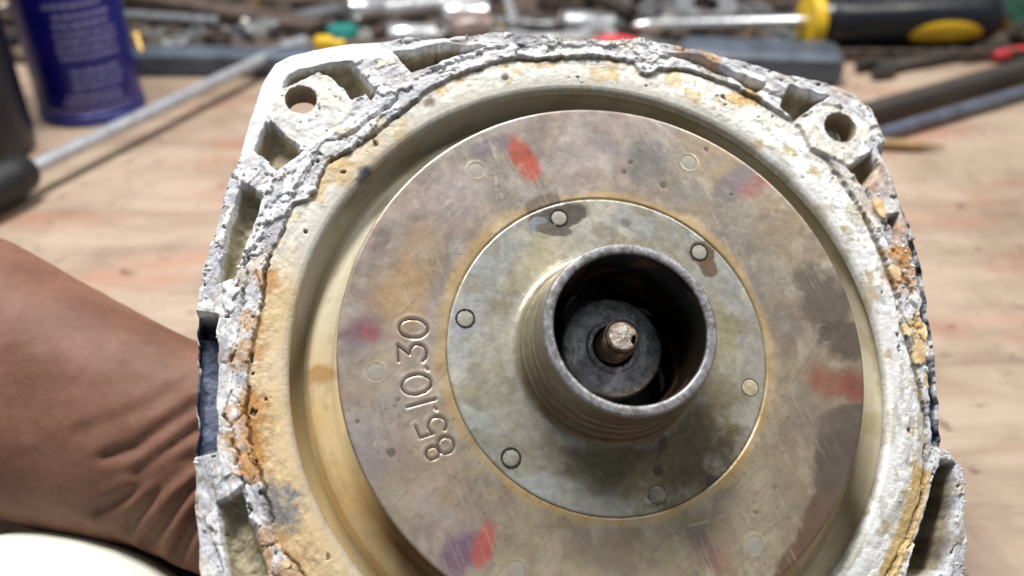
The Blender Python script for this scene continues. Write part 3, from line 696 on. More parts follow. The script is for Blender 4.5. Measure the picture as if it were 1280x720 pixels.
for k in range(60):
    px, py = rng.uniform(-58, 58, 2); a = rng.uniform(0, 3.14); L = rng.uniform(0.8, 5)
    if 37 < math.hypot(px, py) < 59:
        near = (np.abs(x - px) < 6) & (np.abs(y - py) < 6)
        d = seg_dist(x[near], y[near], [(px - L * math.cos(a), py - L * math.sin(a)), (px + L * math.cos(a), py + L * math.sin(a))])
        c[near] = mix(c[near], (0.50, 0.47, 0.42) if k % 3 else (0.16, 0.145, 0.13), np.exp(-(d / 0.11) ** 2) * 0.16)
fs = fbm((x * 0.94 + y * 0.34) / 0.5, (y * 0.94 - x * 0.34) / 9, 3, 140); c = mix(c, (0.47, 0.43, 0.37), sst(0.60, 0.75, fs) * sst(0.45, 0.62, n_big) * 0.35)
fs = fbm((x - y) / 0.45, (x + y) / 7, 3, 141); c = mix(c, (0.17, 0.145, 0.12), sst(0.62, 0.76, fs) * sst(0.48, 0.62, n_b2) * 0.35)
sp = fbm(x / 0.7, y / 0.7, 2, 142); c = mix(c, (0.13, 0.11, 0.09), sst(0.76, 0.84, sp) * sst(0.45, 0.62, n_big) * 0.45); c = mix(c, (0.55, 0.51, 0.44), sst(0.24, 0.17, sp) * sst(0.5, 0.65, n_b2) * 0.25 * (1 - wet) * (x < 38))
# stamped characters: groove with a raised, rubbed lip
for ch, cur in strokes:
    for line in cur:
        cx_, cy_ = np.mean(line, 0); near = np.hypot(x - cx_, y - cy_) < 7
        d = seg_dist(x[near], y[near], line)
        h[near] += 0.05 * np.exp(-((d - 0.75) / 0.38) ** 2) - 0.16 * np.exp(-(d / 0.32) ** 2)
        c[near] = mix(c[near], (0.50, 0.44, 0.39), np.exp(-((d - 0.95) / 0.6) ** 2) * 0.4 * sst(0.3, 0.6, n_mid[near]))
        c[near] = mix(c[near], (0.15, 0.11, 0.085), np.exp(-(d / 0.36) ** 2) * 0.45)
# edge, side and underside
e = sst(59.3, 59.9, r); c = mix(c, (0.48, 0.46, 0.43), e * 0.25 * sst(0.35, 0.6, n_fin) * (t > 90)); c = mix(c, (0.15, 0.12, 0.10), sst(59.7, 60, r) * (t < 90) * 0.6)  # rim highlight painted on the upper-left edge, the rest edged dark
V = np.c_[x, y, h]; lc = []
side = [np.c_[rr_ * np.cos(np.radians(td)), rr_ * np.sin(np.radians(td)), np.full(NTD, z)] for rr_, z in ((60.05, -0.9), (60.0, -2.2), (59.5, -2.8), (50, -2.8))]
c = np.vstack([c] + [np.tile([[0.12, 0.085, 0.06]], (NTD, 1))] * 4)
c = c * np.array([[1.05, 0.985, 0.90]])
fin = np.c_[rough, metal, rough * 0]; fin = np.vstack([fin, np.tile([[0.5, 0.2, 0]], (4 * NTD, 1))])
disc = link('impeller_plate', grid_mesh('impeller_plate', np.vstack([V] + side), polar_quads(len(rows) + 4, NTD), M['disc'], c, fin), pump)
tag(disc, 'round stained grey plate stamped 85.10.30 with wet dark patches and red smears')
for ch, cur in strokes:
    m = MB()
    for line in cur:
        if ch == '.': m.lathe([(0.1, -0.10), (0.42, -0.12), (0.5, -0.3)], 14, (line[0][0], line[0][1], 0))
        else:
            w = [0.22 * (0.45 + 0.8 * random.random()) for _ in line]
            m.tube([(px, py, -0.06) for px, py in line], w, 6)
    m.build('stamped_dot' if ch == '.' else 'stamped_digit', M['groove'], disc)
rv = MB(); rv.lathe([(0.05, 0.09), (1.2, 0.08), (1.75, 0.02), (1.95, -0.2)], 28)
for k in range(6):
    a = math.radians(-175 + 60 * k - (1.6 if k else 0))
    if k == 3: continue
    o = link('rivet', rv.mesh('rivet', M['disc']) if k == 0 else o.data, disc); o.location = (51.8 * math.cos(a) * S, 51.8 * math.sin(a) * S, 0.02 * S)
me0 = bpy.data.objects['rivet'].data
sa = me0.attributes.new('stain', 'FLOAT_COLOR', 'POINT'); sa.data.foreach_set('color', [0.30, 0.28, 0.235, 1] * len(me0.vertices))
sa = me0.attributes.new('finish', 'FLOAT_COLOR', 'POINT'); sa.data.foreach_set('color', [0.45, 0.2, 0, 1] * len(me0.vertices))
b = MB(); b.lathe([(52, -2.6), (52, -24.9)], 72); b.build('impeller_core', M['vane'], pump)

# ---- hub flange and its collar (one turned piece) with a ring of rivets
NTH = 900
prof = [(36.40, -0.55), (36.30, -0.12), (36.1, 0.0)] + [(q, 0.02) for q in np.linspace(35.7, 28.6, 40)] + \
       [(28.2, 0.02), (26.6, 0.03), (25.2, 0.05), (24.2, 0.09), (23.2, 0.18), (22.3, 0.35), (21.5, 0.65), (20.9, 1.1), (20.6, 1.7), (20.5, 2.4), (20.45, 3.6), (20.3, 4.0), (19.9, 4.2),
        (19.75, 4.6), (19.75, 6.0), (19.6, 6.4), (19.1, 7.0), (19.0, 8.6), (19.25, 8.9), (19.25, 10.4), (19.0, 10.8), (18.8, 11.4), (18.75, 12), (18.7, 13.5), (18.6, 15), (18.5, 16.6), (18.42, 18.0),
        (18.25, 18.45), (17.9, 18.65), (17.3, 18.72), (16.7, 18.68), (16.25, 18.5), (16.05, 18.1), (15.95, 17), (15.9, 14), (15.85, 10), (15.8, 4), (15.8, -4), (15.6, -14)]
pr = np.array(prof)
# densify
tt = np.r_[0, np.cumsum(np.hypot(*np.diff(pr, axis=0).T))]; s_ = np.sort(np.r_[tt, np.linspace(0, tt[-1], 150)])
pr = np.c_[np.interp(s_, tt, pr[:, 0]), np.interp(s_, tt, pr[:, 1])]
tdh = -180 + 360 * np.arange(NTH) / NTH
r = np.repeat(pr[:, 0], NTH); hz = np.repeat(pr[:, 1], NTH); ss = np.repeat(s_, NTH); t = np.tile(tdh, len(pr))
x = r * np.cos(np.radians(t)); y = r * np.sin(np.radians(t))
n_big = fbm(x / 12 + 40, y / 12 + hz * 0.1, 5, 221); n_mid = fbm(x / 5, y / 5 + hz * 0.3, 5, 222); n_fin = fbm(x / 1.5 + hz * 0.5, y / 1.5 - hz * .6, 4, 223)
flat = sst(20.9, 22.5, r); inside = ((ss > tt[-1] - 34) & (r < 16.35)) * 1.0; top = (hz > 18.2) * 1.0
h = hz + flat * (0.05 * (n_fin - 0.5) + 0.1 * (n_big - .5))
c = np.tile(np.array([[0.335, 0.315, 0.265]]), (len(r), 1))
c = mix(c, (0.42, 0.43, 0.415), flat * sst(28, 34, r + 5 * (n_mid - .5)) * sst(10, -20, x + 0.3 * y) * 0.85)
c = mix(c, (0.30, 0.305, 0.30), flat * sst(-5, 18, y) * sst(26, 31, r) * (0.5 + .5 * n_big))
c = mix(c, (0.46, 0.43, 0.35), flat * sst(0.5, 0.66, fbm(x / 7, y / 7, 4, 225)) * 0.75)
c = mix(c, (0.22, 0.185, 0.10), flat * sst(0.5, 0.62, fbm(x / 5, y / 5, 4, 226)) * 0.45)
rough = np.full(r.shape, 0.36) + .22 * (n_mid - .5); metal = np.full(r.shape, 0.32)
stain(14, -23, 14, 9.5, 25, (0.095, 0.07, 0.036), .92, .5, .8, .3); stain(0, -24, 9, 4, 0, (0.14, 0.11, 0.06), .7, .6, .9); stain(24, -10, 5, 8, 20, (0.19, 0.155, 0.08), .7, .6, .8); stain(-4, -27, 9, 4.5, -10, (0.17, 0.14, 0.08), .7, .5, .9)  # lower-right blotch: brown wetness with the hub's shadow painted in
stain(4, -30.5, 5, 2.5, 10, (0.25, 0.20, 0.11), .5, .6, .9); stain(26, 4, 3, 9, 0, (0.26, 0.22, 0.10), .6, .6, .9); stain(-26, -8, 3, 9, 10, (0.47, 0.44, 0.35), .5, .6, .8); stain(-14, 22, 7, 4, 45, (0.47, 0.425, 0.29), .6, .6, .7)
stain(-9.8, 31.6, 6.6, 3.1, 14, (0.115, 0.098, 0.082), .95, .10, .3, .25); stain(-14.8, 30.0, 2.4, 1.6, 30, (0.30, 0.32, 0.35), .9, .15, .2, .25); stain(-10.5, 28.4, 4, 1.5, -8, (0.15, 0.13, 0.11), .9, .15, .4, .25)
stain(23.5, 22.8, 3.4, 3.1, 0, (0.13, 0.09, 0.06), .95, .12, .5, .25); stain(25.2, 19.5, 2.3, 2.6, 30, (0.15, 0.10, 0.06), .9, .12, .6, .25)
stain(-32.2, 6.6, 3.0, 3.4, 0, (0.32, 0.31, 0.36), .8, .3, .4); stain(1, 28, 4.5, 1.8, -20, (0.26, 0.23, 0.18), .75, .3, .6); stain(6.2, 30.5, 1.2, 1.2, 0, (0.15, 0.14, 0.13), .7, .4, .4)
stain(20.4, -29.4, 1.2, 1.2, 0, (0.08, 0.07, 0.06), .9, .2, .4); stain(8.6, -27.0, 1.0, 1.0, 0, (0.06, 0.045, 0.03), .9, .3, .4); stain(10.0, -21.5, 1, 2.4, -25, (0.06, 0.045, 0.03), .8, .4, .4); stain(0.5, -27.5, .8, .9, 0, (0.1, 0.08, .06), .8, .4, .4)
stain(6.3, -32.6, .8, .7, 0, (0.09, 0.08, 0.07), .9, .3, .4)
for k in range(60):
    px, py = rng.uniform(-36, 36, 2); a = rng.uniform(0, 3.14); L = rng.uniform(0.5, 3.2)
    if 24 < math.hypot(px, py) < 35.5:
        near = (np.abs(x - px) < 4) & (np.abs(y - py) < 4) & (flat > 0.9)
        d = seg_dist(x[near], y[near], [(px - L * math.cos(a), py - L * math.sin(a)), (px + L * math.cos(a), py + L * math.sin(a))])
        c[near] = mix(c[near], (0.56, 0.54, 0.47), np.exp(-(d / 0.11) ** 2) * 0.2)
c = mix(c, (0.50, 0.46, 0.37), np.exp(-((r - 36.2) / 0.3) ** 2) * (t > 60) * sst(.4, .6, n_fin))
wall = (1 - flat)
c = mix(c, (0.30, 0.26, 0.17), wall * 0.8); c = mix(c, (0.13, 0.10, 0.06), wall * sst(4, -12, y) * 0.75)  # lower side of the barrel painted darker for its shade
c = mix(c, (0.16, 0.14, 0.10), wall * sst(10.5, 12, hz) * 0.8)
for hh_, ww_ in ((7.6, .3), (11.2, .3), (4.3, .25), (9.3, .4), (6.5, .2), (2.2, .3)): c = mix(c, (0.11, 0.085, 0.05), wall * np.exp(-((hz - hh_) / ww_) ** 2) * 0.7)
c = mix(c, (0.16, 0.10, 0.06), wall * sst(0.5, 0.66, n_mid) * 0.55)
c = mix(c, (0.27, 0.265, 0.285), sst(17.6, 18.3, hz) * 0.95); c = mix(c, (0.15, 0.135, 0.13), top * sst(0.48, 0.6, n_fin) * 0.7); c = mix(c, (0.44, 0.43, 0.44), top * sst(0.56, 0.66, fbm(t * .5, r * 2, 3, 230)) * 0.6)
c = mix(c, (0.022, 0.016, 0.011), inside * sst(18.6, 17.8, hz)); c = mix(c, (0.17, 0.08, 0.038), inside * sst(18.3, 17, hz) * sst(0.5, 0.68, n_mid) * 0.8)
rough = np.where(inside > 0, 0.2, rough); metal = np.where(top > 0, 0.45, metal); rough = np.where(top > 0, 0.42, rough)
xy_j = 1 + 0.004 * (n_fin - .5) * wall + 0.010 * (n_mid - .5) * top
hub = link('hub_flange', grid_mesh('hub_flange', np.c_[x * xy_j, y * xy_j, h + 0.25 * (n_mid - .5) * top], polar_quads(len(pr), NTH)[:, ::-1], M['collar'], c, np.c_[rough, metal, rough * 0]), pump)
tag(hub, 'olive grey flange with raised round collar and oily dark bore')
for k, a in enumerate([107, 45, 167, -135, -16, -76]):
    a = math.radians(a); px, py = 33 * math.cos(a), 33 * math.sin(a)
    m = MB(); m.lathe([(0.05, 0.07), (1.6, 0.07), (1.76, 0.03), (1.8, -0.3)], 32, (px, py, 0)); rvt = m.build('rivet', M['rivet'] if k < 4 else (M['rivet_tan'] if k == 4 else M['rivet_dull']), hub)
    m = MB(); pts = []
    g0, g1 = (0, 2 * math.pi) if k != 0 else (-2.0, 3.9)
    for i in range(40):
        q = g0 + (g1 - g0) * i / 39; pts.append((px + 2.0 * math.cos(q), py + 2.0 * math.sin(q), 0.04))
    if k != 4: m.tube(pts, [(0.23 if k < 4 else 0.04) * (0.7 + 0.6 * random.random()) for _ in pts], 6)
    else: m.tube(pts, 0.07, 6)
    m.build('rivet_groove', M['black_gap'], hub)

# ---- shaft end inside the bore
shaft = MB(); pf = []
for i in range(15):
    z = -13 + i * 1.65; pf += [(3.45, z), (3.95, z + 0.45), (3.95, z + 1.05), (3.45, z + 1.5)]
pf = [q for q in pf if q[1] < 10.2] + [(3.2, 10.4), (2.8, 10.7)]
shaft.lathe(pf, 40, (0.3, 0.2, 0)); sh = shaft.build('shaft', M['thread'], pump, True, 25)
m = MB()
for i in range(9, 15):
    z = -13 + i * 1.65
    if z < 10.2: m.lathe([(3.62, z - 0.36), (3.72, z - 0.1), (3.72, z + 0.05), (3.62, z + 0.2)], 40, (0.3, 0.2, 0))
m.build('thread_shade', M['black_gap'], sh)  # black rings stand in for the shade between thread ridges
m = MB(); npt = 40; rings = []; Vv = []; Ff = []
for k, q in enumerate((2.9, 2.5, 1.8, 1.0, 0.3)):
    for i in range(npt):
        a = 2 * math.pi * i / npt; rad = q * (1 + .03 * math.sin(5 * a))
        if -0.75 < ((a + math.pi) % (2 * math.pi)) - math.pi < 0.15 and q > 1.5: rad = min(rad, 1.75 + 0.3 * random.random())
        Vv.append((0.3 + rad * math.cos(a), 0.2 + rad * math.sin(a), 10.65 + 0.12 * (random.random() - 0.5) * (q < 3) + 0.25 * (3.1 - q) / 3))
for k in range(4):
    for i in range(npt):
        j = (i + 1) % npt; Ff.append((k * npt + i, k * npt + j, (k + 1) * npt + j, (k + 1) * npt + i))
Ff.append(tuple(range(4 * npt, 5 * npt))); m.add(Vv, Ff); m.build('shaft_end_face', M['worn'], sh, True, 20)
m = MB(); m.lathe([(4.6, -4), (4.6, 2.0), (4.8, 2.8), (5.7, 2.9), (6.1, 1.8), (7.6, 1.75), (10.6, 1.7), (11.3, 1.2), (11.4, 0.2), (11.4, -4)], 56, (0.2, 0.1, 0), jit=0.012); m.build('washer', M['washer_dark'], sh, True, 50)
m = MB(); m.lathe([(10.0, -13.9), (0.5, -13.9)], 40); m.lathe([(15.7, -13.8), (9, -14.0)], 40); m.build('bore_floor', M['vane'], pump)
for k in range(5):
    a0 = 0.35 + k * 2 * math.pi / 5; V = []; F = []
    for i in range(12):
        q = i / 11; rad = 8.5 + 7.0 * q; a = a0 - 0.9 * q
        for (dr, z) in ((-1.4, -14), (-1.1, -7.5 + 2 * q), (1.1, -7.5 + 2 * q), (1.4, -14)):
            V.append((rad * math.cos(a) + dr * math.sin(a), rad * math.sin(a) - dr * math.cos(a), z))
    for i in range(11):
        for e_ in range(3): F.append((i * 4 + e_, i * 4 + e_ + 1, i * 4 + 5 + e_, i * 4 + 4 + e_))
    m = MB(); m.add(V, F); m.build('vane', M['vane'], pump, True, 60)

# ================================================================== FOREARM AND HAND under the pump
E2 = Vector((0, 0.5446, 0.8387)); E3 = Vector((0, -0.8387, 0.5446))
def loc2w(u, v, n): return Vector((21.83, 164.78, 96.62)) + U * u + V_ * v + N_ * n
def arm_person():
    sec = [((-330, 268, 82), 45, 38), ((-270, 248, 73), 45, 37), ((-215, 229, 65), 43, 35), ((-175, 215.5, 60), 41.5, 33), ((-146, 206, 56), 39.5, 30), ((-128, 199.5, 53.5), 36.5, 27.5),
           ((-112, 194, 51), 33.5, 25.5), ((-98, 189.5, 49), 31.0, 23.5), ((-86, 185.5, 46.5), 30.5, 22), ((-74, 182, 44.5), 33, 20)]
    lw = [loc2w(-66, -17, -64), loc2w(-54, -16, -64.5), loc2w(-44, -14, -64), loc2w(-38, -13, -64)]
    sec += [(tuple(lw[0]), 37, 17), (tuple(lw[1]), 40, 15), (tuple(lw[2]), 40, 13), (tuple(lw[3]), 38, 10)]
    m = MB(); n = 56; V = []; F = []
    C = [Vector(q[0]) for q in sec]
    for k, (cc_, a, b_) in enumerate(sec):
        cc_ = Vector(cc_)
        for i in range(n):
            q = 2 * math.pi * i / n; ca, sa = math.cos(q), math.sin(q)
            w = 1 + 0.05 * math.cos(2 * q + 0.6) + 0.02 * math.cos(3 * q + k * .3)
            V.append(tuple(cc_ + E2 * (a * w * math.copysign(abs(sa) ** 0.9, sa)) + E3 * (b_ * w * math.copysign(abs(ca) ** 0.9, ca))))
    for k in range(len(sec) - 1):
        for i in range(n):
            j = (i + 1) % n; F.append((k * n + i, k * n + j, (k + 1) * n + j, (k + 1) * n + i))
    F.append(tuple(range(n))); F.append(tuple(range((len(sec) - 1) * n, len(sec) * n)))
    m.add(V, F)
    def finger(pts, rad):
        P = [Vector(p) for p in pts]
        # smooth polyline + rounded end
        Q = []; Rr = []
        for i in range(len(P) - 1):
            for k in range(6):
                f = k / 6; Q.append(P[i].lerp(P[i + 1], f)); Rr.append(rad[i] * (1 - f) + rad[i + 1] * f)
        Q.append(P[-1]); Rr.append(rad[-1])
        d = (P[-1] - P[-2]).normalized()
        for f in (0.35, 0.65, 0.88, 0.98): Q.append(P[-1] + d * rad[-1] * f); Rr.append(rad[-1] * math.sqrt(1 - f * f))
        m.tube(Q, Rr, 16)
    # index nearest the thumb (lower), little finger uppermost; fingertips curl onto the casing
    for v0, L, rr_ in ((-47, 70, 9.0), (-27, 78, 9.4), (-7, 73, 9.0), (11, 58, 7.8)):
        v1 = v0 * 0.9 - 2
        finger([loc2w(-52, v0 * .85 - 3, -63), loc2w(-36, v0, -61.5), loc2w(-36 + L * .45, v1, -60.5), loc2w(-36 + L * .75, v1 * .95, -59.5), loc2w(-36 + L, v1 * .92, -58.3)], [11, rr_ + .6, rr_, rr_ - .6, rr_ - 1.6])
    finger([loc2w(-84, -40, -56), loc2w(-70, -56, -50), loc2w(-57, -61, -44), loc2w(-44, -60, -39), loc2w(-31, -59.5, -37)], [15, 13.5, 11, 9.8, 8.6])
    me = m.mesh('person', M['skin'], False)
    tmp = link('tmp_arm', me)
    rm = tmp.modifiers.new('r', 'REMESH'); rm.mode = 'VOXEL'; rm.voxel_size = 0.0014
    sm = tmp.modifiers.new('s', 'SMOOTH'); sm.iterations = 12; sm.factor = 0.5
    dg = bpy.context.evaluated_depsgraph_get()
    me2 = bpy.data.meshes.new_from_object(tmp.evaluated_get(dg)); me2.name = 'person'
    bpy.data.objects.remove(tmp)
    nv = len(me2.vertices); co = np.empty(nv * 3, np.float32); me2.vertices.foreach_get('co', co); co = co.reshape(-1, 3) / S
    no = np.empty(nv * 3, np.float32); me2.vertices.foreach_get('normal', no); no = no.reshape(-1, 3)
    a = co[:, 0]; bq = (co - np.array([0, 0, 220])) @ np.array(E2)
    front = sst(-0.1, 0.5, no @ np.array(E3))
    disp = 0.9 * (fbm(a / 16, bq / 16, 4, 301) - 0.5) + 0.35 * (fbm(a / 5, bq / 3.5, 3, 302) - .5)
    for line, dep, w in [([(-101, -42), (-93.2, -39.5), (-79.3, -29.3)], 1.5, 1.7), ([(-93, -46), (-90.8, -44.4), (-78, -35.0)], 1.5, 1.6), ([(-104, -56), (-97.7, -52.9), (-86, -44.8), (-79, -41)], 1.7, 1.8), ([(-97, -61), (-94.8, -58.3), (-85.5, -48.2), (-78, -43.4)], 2.0, 1.7),
                         ([(-93, -65), (-89.4, -61.3), (-78.0, -48.2)], 2.3, 1.8), ([(-85, -68), (-83.3, -65.2), (-77, -55)], 3.6, 1.9), ([(-108, -36), (-92, -30), (-80, -22)], .7, 2.6)]:
        d = seg_dist(a, bq, line); dep = dep * 0.75; disp = disp - front * dep * np.exp(-(d / w) ** 2) + front * 0.35 * dep * np.exp(-((d - 2.6) / 1.8) ** 2)
    co = co + no * disp[:, None]
    me2.vertices.foreach_set('co', (co * S).astype(np.float32).ravel()); me2.update()
    me2.polygons.foreach_set('use_smooth', [True] * len(me2.polygons))
    if not me2.materials: me2.materials.append(M['skin'])
    base = Vector((-150, 207, 16))
    o = link('person', me2)
    return tag(o, "bare brown forearm reaching in, hand cupped beneath the pump", 'person')
arm_person()

# ================================================================== PALE CLOTH AND DARK MOUND beside the arm
def mound(name, cx, cy, rx, ry, hz, mat, p=2.6, wr=2.0, seed=1, rz=0.0):
    n, k = 96, 40; V = []; F = []
    for i in range(k):
        q = i / (k - 1)
        for j in range(n):
            a = 2 * math.pi * j / n
            rr_ = math.sin(q * math.pi / 2) ; z = (1 - rr_ ** p) ** (1 / p) if rr_ < 1 else 0
            V.append((rr_ * math.cos(a), rr_ * math.sin(a), z))
    V = np.array(V); xx, yy = V[:, 0] * rx, V[:, 1] * ry
    w = wr * (fbm(xx / 22 + seed, yy / 22, 4, 400 + seed) - 0.5) + wr * .5 * (fbm((xx + yy) / 30, (xx - yy) / 7, 3, 410 + seed) - .5)
    rr_ = 1 + 0.06 * (fbm(np.arctan2(V[:, 1], V[:, 0]) * 1.3 + 9, V[:, 2], 3, 420 + seed) - .5)
    zz = np.maximum(V[:, 2] * hz + w * np.clip(V[:, 2] * 2, 0, 1), 0.0)
    ca, sa = math.cos(rz), math.sin(rz); X = xx * rr_; Y = yy * rr_
    P = np.c_[X * ca - Y * sa, X * sa + Y * ca, zz]
    me = grid_mesh(name, P, polar_quads(k, n), mat)
    o = link(name, me); o.location = (cx * S, cy * S, 0.0005)
    return o
tag(mound('dark_mound', -88, 176, 62, 46, 9, M['dark_matte'], 4.0, 3.0, 3, -0.3), 'low wrinkled black mound lying on the bench under the wrist', 'cloth')  # low black mound filling the dark area below the wrist
tag(mound('pale_cloth', -118, 140, 50, 38, 44, M['pale_cloth'], 2.4, 0.6, 5, -0.25), 'smooth pale cream cloth bundle below the forearm', 'cloth')

# ================================================================== BENCH CLUTTER
# --- blue spray can
can = empty('spray_can', (-262, 545, 0)); tag(can, 'dark blue spray can with pale illegible print standing on the bench', 'spray can')
m = MB(); m.lathe([(28.5, 7.0), (30.2, 8.0), (30.5, 9.5), (30.5, 150), (29.5, 155), (27, 160), (20, 166), (14, 169)], 64, cap1=True); m.build('body', M['can'], can)
m = MB(); m.lathe([(27.0, 0.4), (29.6, 0), (31.2, 1.2), (31.3, 3.5), (30.3, 4.6), (30.9, 5.6), (30.9, 7.2), (29.5, 8.4)], 64, cap0=True); m.build('base_rim', M['can_rim'], can)
m = MB(); m.lathe([(14, 169), (14, 172), (9, 174), (6, 176), (6, 190), (4, 191)], 32, cap1=True); m.build('nozzle', M['black_plastic'], can)
def can_strip(mb, a0, a1, z0, z1, rad=30.62):
    n = max(2, int((a1 - a0) / 4) + 1); V = []; F = []
    for i in range(n):
        a = math.radians(a0 + (a1 - a0) * i / (n - 1))
        V += [(rad * math.sin(a), -rad * math.cos(a), z0), (rad * math.sin(a), -rad * math.cos(a), z1)]
    for i in range(n - 1): F.append((2 * i, 2 * i + 2, 2 * i + 3, 2 * i + 1))
    mb.add(V, F)
lines = [(56, 5, 70), (51.5, 5, 70), (47, 3, 68), (42.5, 5, 70), (34, 12, 66), (29.5, 12, 70), (25, 10, 66), (19.5, 2, 60), (15.5, -4, 62), (61, 6, 66), (66, 8, 68), (72, 0, 60)]
for z, a0, a1 in lines:
    m = MB(); a = a0
    while a < a1:
        w = random.uniform(3, 9); can_strip(m, a, min(a + w, a1), z - 1.15, z + 1.15); a += w + random.uniform(1.4, 2.2)
    m.build('print_line', M['print'], can)
for z, a0, a1 in [(10.4, -30, 70)]:
    m = MB(); can_strip(m, a0, a1, z - .7, z + .7); m.build('print_band', M['print'], can)

# --- black bottle at the far left
bt = empty('black_bottle', (-307, 478, 0)); tag(bt, 'black round bottle standing beside the blue spray can', 'bottle')
m = MB(); m.lathe([(26, 0), (33, 1.5), (35.5, 5), (36, 12), (36, 110), (34, 122), (26, 134), (15, 142), (14, 150)], 56, cap0=True, cap1=True); m.build('body', M['black_plastic'], bt)
m = MB(); m.lathe([(16, 148), (17, 149), (17, 170), (15, 172)], 40, cap0=True, cap1=True); m.build('cap', M['rubber'], bt)

# --- driver with long bright shaft, left
def screwdriver(name, p0, p1, hl, hr, shaft_r, mats, label, collar=False, inlay=False, flat_tip=True):
    """p0 handle butt, p1 tip; local x runs along the tool"""
    p0, p1 = Vector(p0), Vector(p1); d = p1 - p0; L = d.length
    o = link(name, None); o.empty_display_size = 0.02
    X = d.normalized(); Y = Vector((0, 0, 1)).cross(X).normalized(); Z = X.cross(Y)
    o.matrix_world = Matrix.Translation(p0 * S) @ Matrix((X, Y, Z)).transposed().to_4x4()
    tag(o, label, 'screwdriver')
    m = MB(); n = 48; prof = [(0.3, 0), (hr * .62, 0.6), (hr * .86, 3), (hr * .97, 8), (hr, 16), (hr, hl * .45), (hr * .93, hl * .62), (hr * .86, hl * .78), (hr * .88, hl * .90), (hr * .80, hl * .97), (hr * .6, hl)]
    V = []; F = []
    for r_, xx in prof:
        for i in range(n):
            a = 2 * math.pi * i / n; fl_ = 1 - (0.055 if 8 < xx < hl * .8 else 0.0) * max(0, math.cos(6 * a)) ** 2
            V.append((xx, r_ * fl_ * math.cos(a), r_ * fl_ * math.sin(a)))
    for k in range(len(prof) - 1):
        for i in range(n):
            j = (i + 1) % n; F.append((k * n + i, k * n + j, (k + 1) * n + j, (k + 1) * n + i))
    F.append(tuple(reversed(range((len(prof) - 1) * n, len(prof) * n)))); m.add(V, F)
    hd = m.build('handle', mats[0], o)
    if collar:
        m = MB(); m.lathe([(hr * .80, hl - 1), (hr * 1.02, hl), (hr * 1.06, hl + 3), (hr * 1.02, hl + 8), (hr * .6, hl + 9.5)], 40, (0, 0, 0), (1, 0, 0), True, True); m.build('collar', mats[2], o)
    if inlay:
        for sgn, up_ in ((1, -0.35),):
            V = []; F = []; nn = 28; kk = 6
            ax = 27; az = 0.52; xc = hl * .33
            for k in range(kk + 1):
                q = 1 - k / kk
                for i in range(nn):
                    a = 2 * math.pi * i / nn; ang_ = sgn * math.pi / 2 + 0 ; phi = math.pi / 2 + up_ * -1 + az * q * math.sin(a)
                    rr_ = hr * (1.005 + 0.035 * math.sqrt(max(0, 1 - q * q)))
                    V.append((xc + ax * q * math.cos(a), rr_ * math.sin(phi) * SIDE, rr_ * math.cos(phi)))
            for k in range(kk):
                for i in range(nn):
                    j = (i + 1) % nn; F.append((k * nn + i, k * nn + j, (k + 1) * nn + j, (k + 1) * nn + i))
            m = MB(); m.add(V, F); m.build('inlay', mats[2], hd)
    m = MB(); e0 = hl - 4
    prof = [(shaft_r, e0), (shaft_r, L - 14)] + ([(shaft_r * .9, L - 8), (shaft_r * .5, L - 1), (shaft_r * .35, L)])
    m.lathe(prof, 24, (0, 0, 0), (1, 0, 0), True, True); m.build('shaft', mats[1], o)
    return o
SIDE = 1
d1 = Vector((-152 + 242, 637 - 438, -5)).normalized()
pj = Vector((-247, 428, 13))
screwdriver('screwdriver', pj - d1 * 118, (-145, 650, 12), 118, 12, 4.0, (M['rubber'], M['satin']), 'long bright steel screwdriver with black handle lying in front of the blue spray can')
# --- big screwdriver, right: butt to the right, shaft pointing left
SIDE = 1
screwdriver('screwdriver', (346, 660, 24), (84, 632, 26), 132, 18.5, 4.0, (M['black_plastic'], M['steel'], M['yellow']), 'black screwdriver with yellow collar and yellow oval grip inlay', True, True)

# --- bars and rods
def bar(name, p0, p1, w, hgt, mat, label, cat='bar', group=None, bev=1.2):
    p0, p1 = Vector(p0), Vector(p1); d = p1 - p0; c_ = (p0 + p1) / 2
    m = MB(); m.box((0, 0, 0), (d.length, w, hgt), 0, bev)
    o = m.build(name, mat); X = d.normalized(); Y = Vector((0, 0, 1)).cross(X).normalized(); Z = X.cross(Y)
    o.matrix_world = Matrix.Translation(c_ * S) @ Matrix((X, Y, Z)).transposed().to_4x4()
    return tag(o, label, cat, group)
def rod(name, p0, p1, r_, mat, label, cat='rod', group=None):
    p0, p1 = Vector(p0), Vector(p1); d = p1 - p0
    m = MB(); m.lathe([(r_ - .8, 0), (r_, .8), (r_, d.length - .8), (r_ - .8, d.length)], 28, (0, 0, 0), (0, 0, 1), True, True)
    o = m.build(name, mat); o.matrix_world = Matrix.Translation(p0 * S) @ d.to_track_quat('Z', 'Y').to_matrix().to_4x4()
    return tag(o, label, cat, group)
bar('steel_bar', (-272, 612, 8.2), (-70, 606, 8.2), 20, 16, M['bluegrey'], 'blue grey painted steel bar lying behind the spray can', 'bar', None, 2.0)
m = MB(); m.box((0, 0, 11), (106, 34, 22), 0, 4); o = m.build('rubber_block', M['bluegrey']); o.location = (.166, .603, 0); o.rotation_euler = (0, 0, -.12); tag(o, 'dark blue grey rubber block beneath the yellow collared screwdriver', 'block')
bar('flat_bar', (-300, 636, 9), (-100, 636, 9), 24, 7, M['rust'], 'flat brown rusty iron bar lying behind the blue grey bar', 'bar')
bar('angle_iron', (-300, 735, 17), (-140, 652, 17), 20, 11, M['rust'], 'thick rusty iron bar slanting across the hardware', 'bar')
bar('rusty_strip', (-330, 770, 10), (-60, 745, 10), 26, 8, M['rust'], 'broad rusty strip at the back of the hardware pile', 'bar')
rod('pipe', (60, 772, 12), (330, 738, 12), 11, M['rust'], 'rusty pipe lying behind the round grey washer', 'pipe')
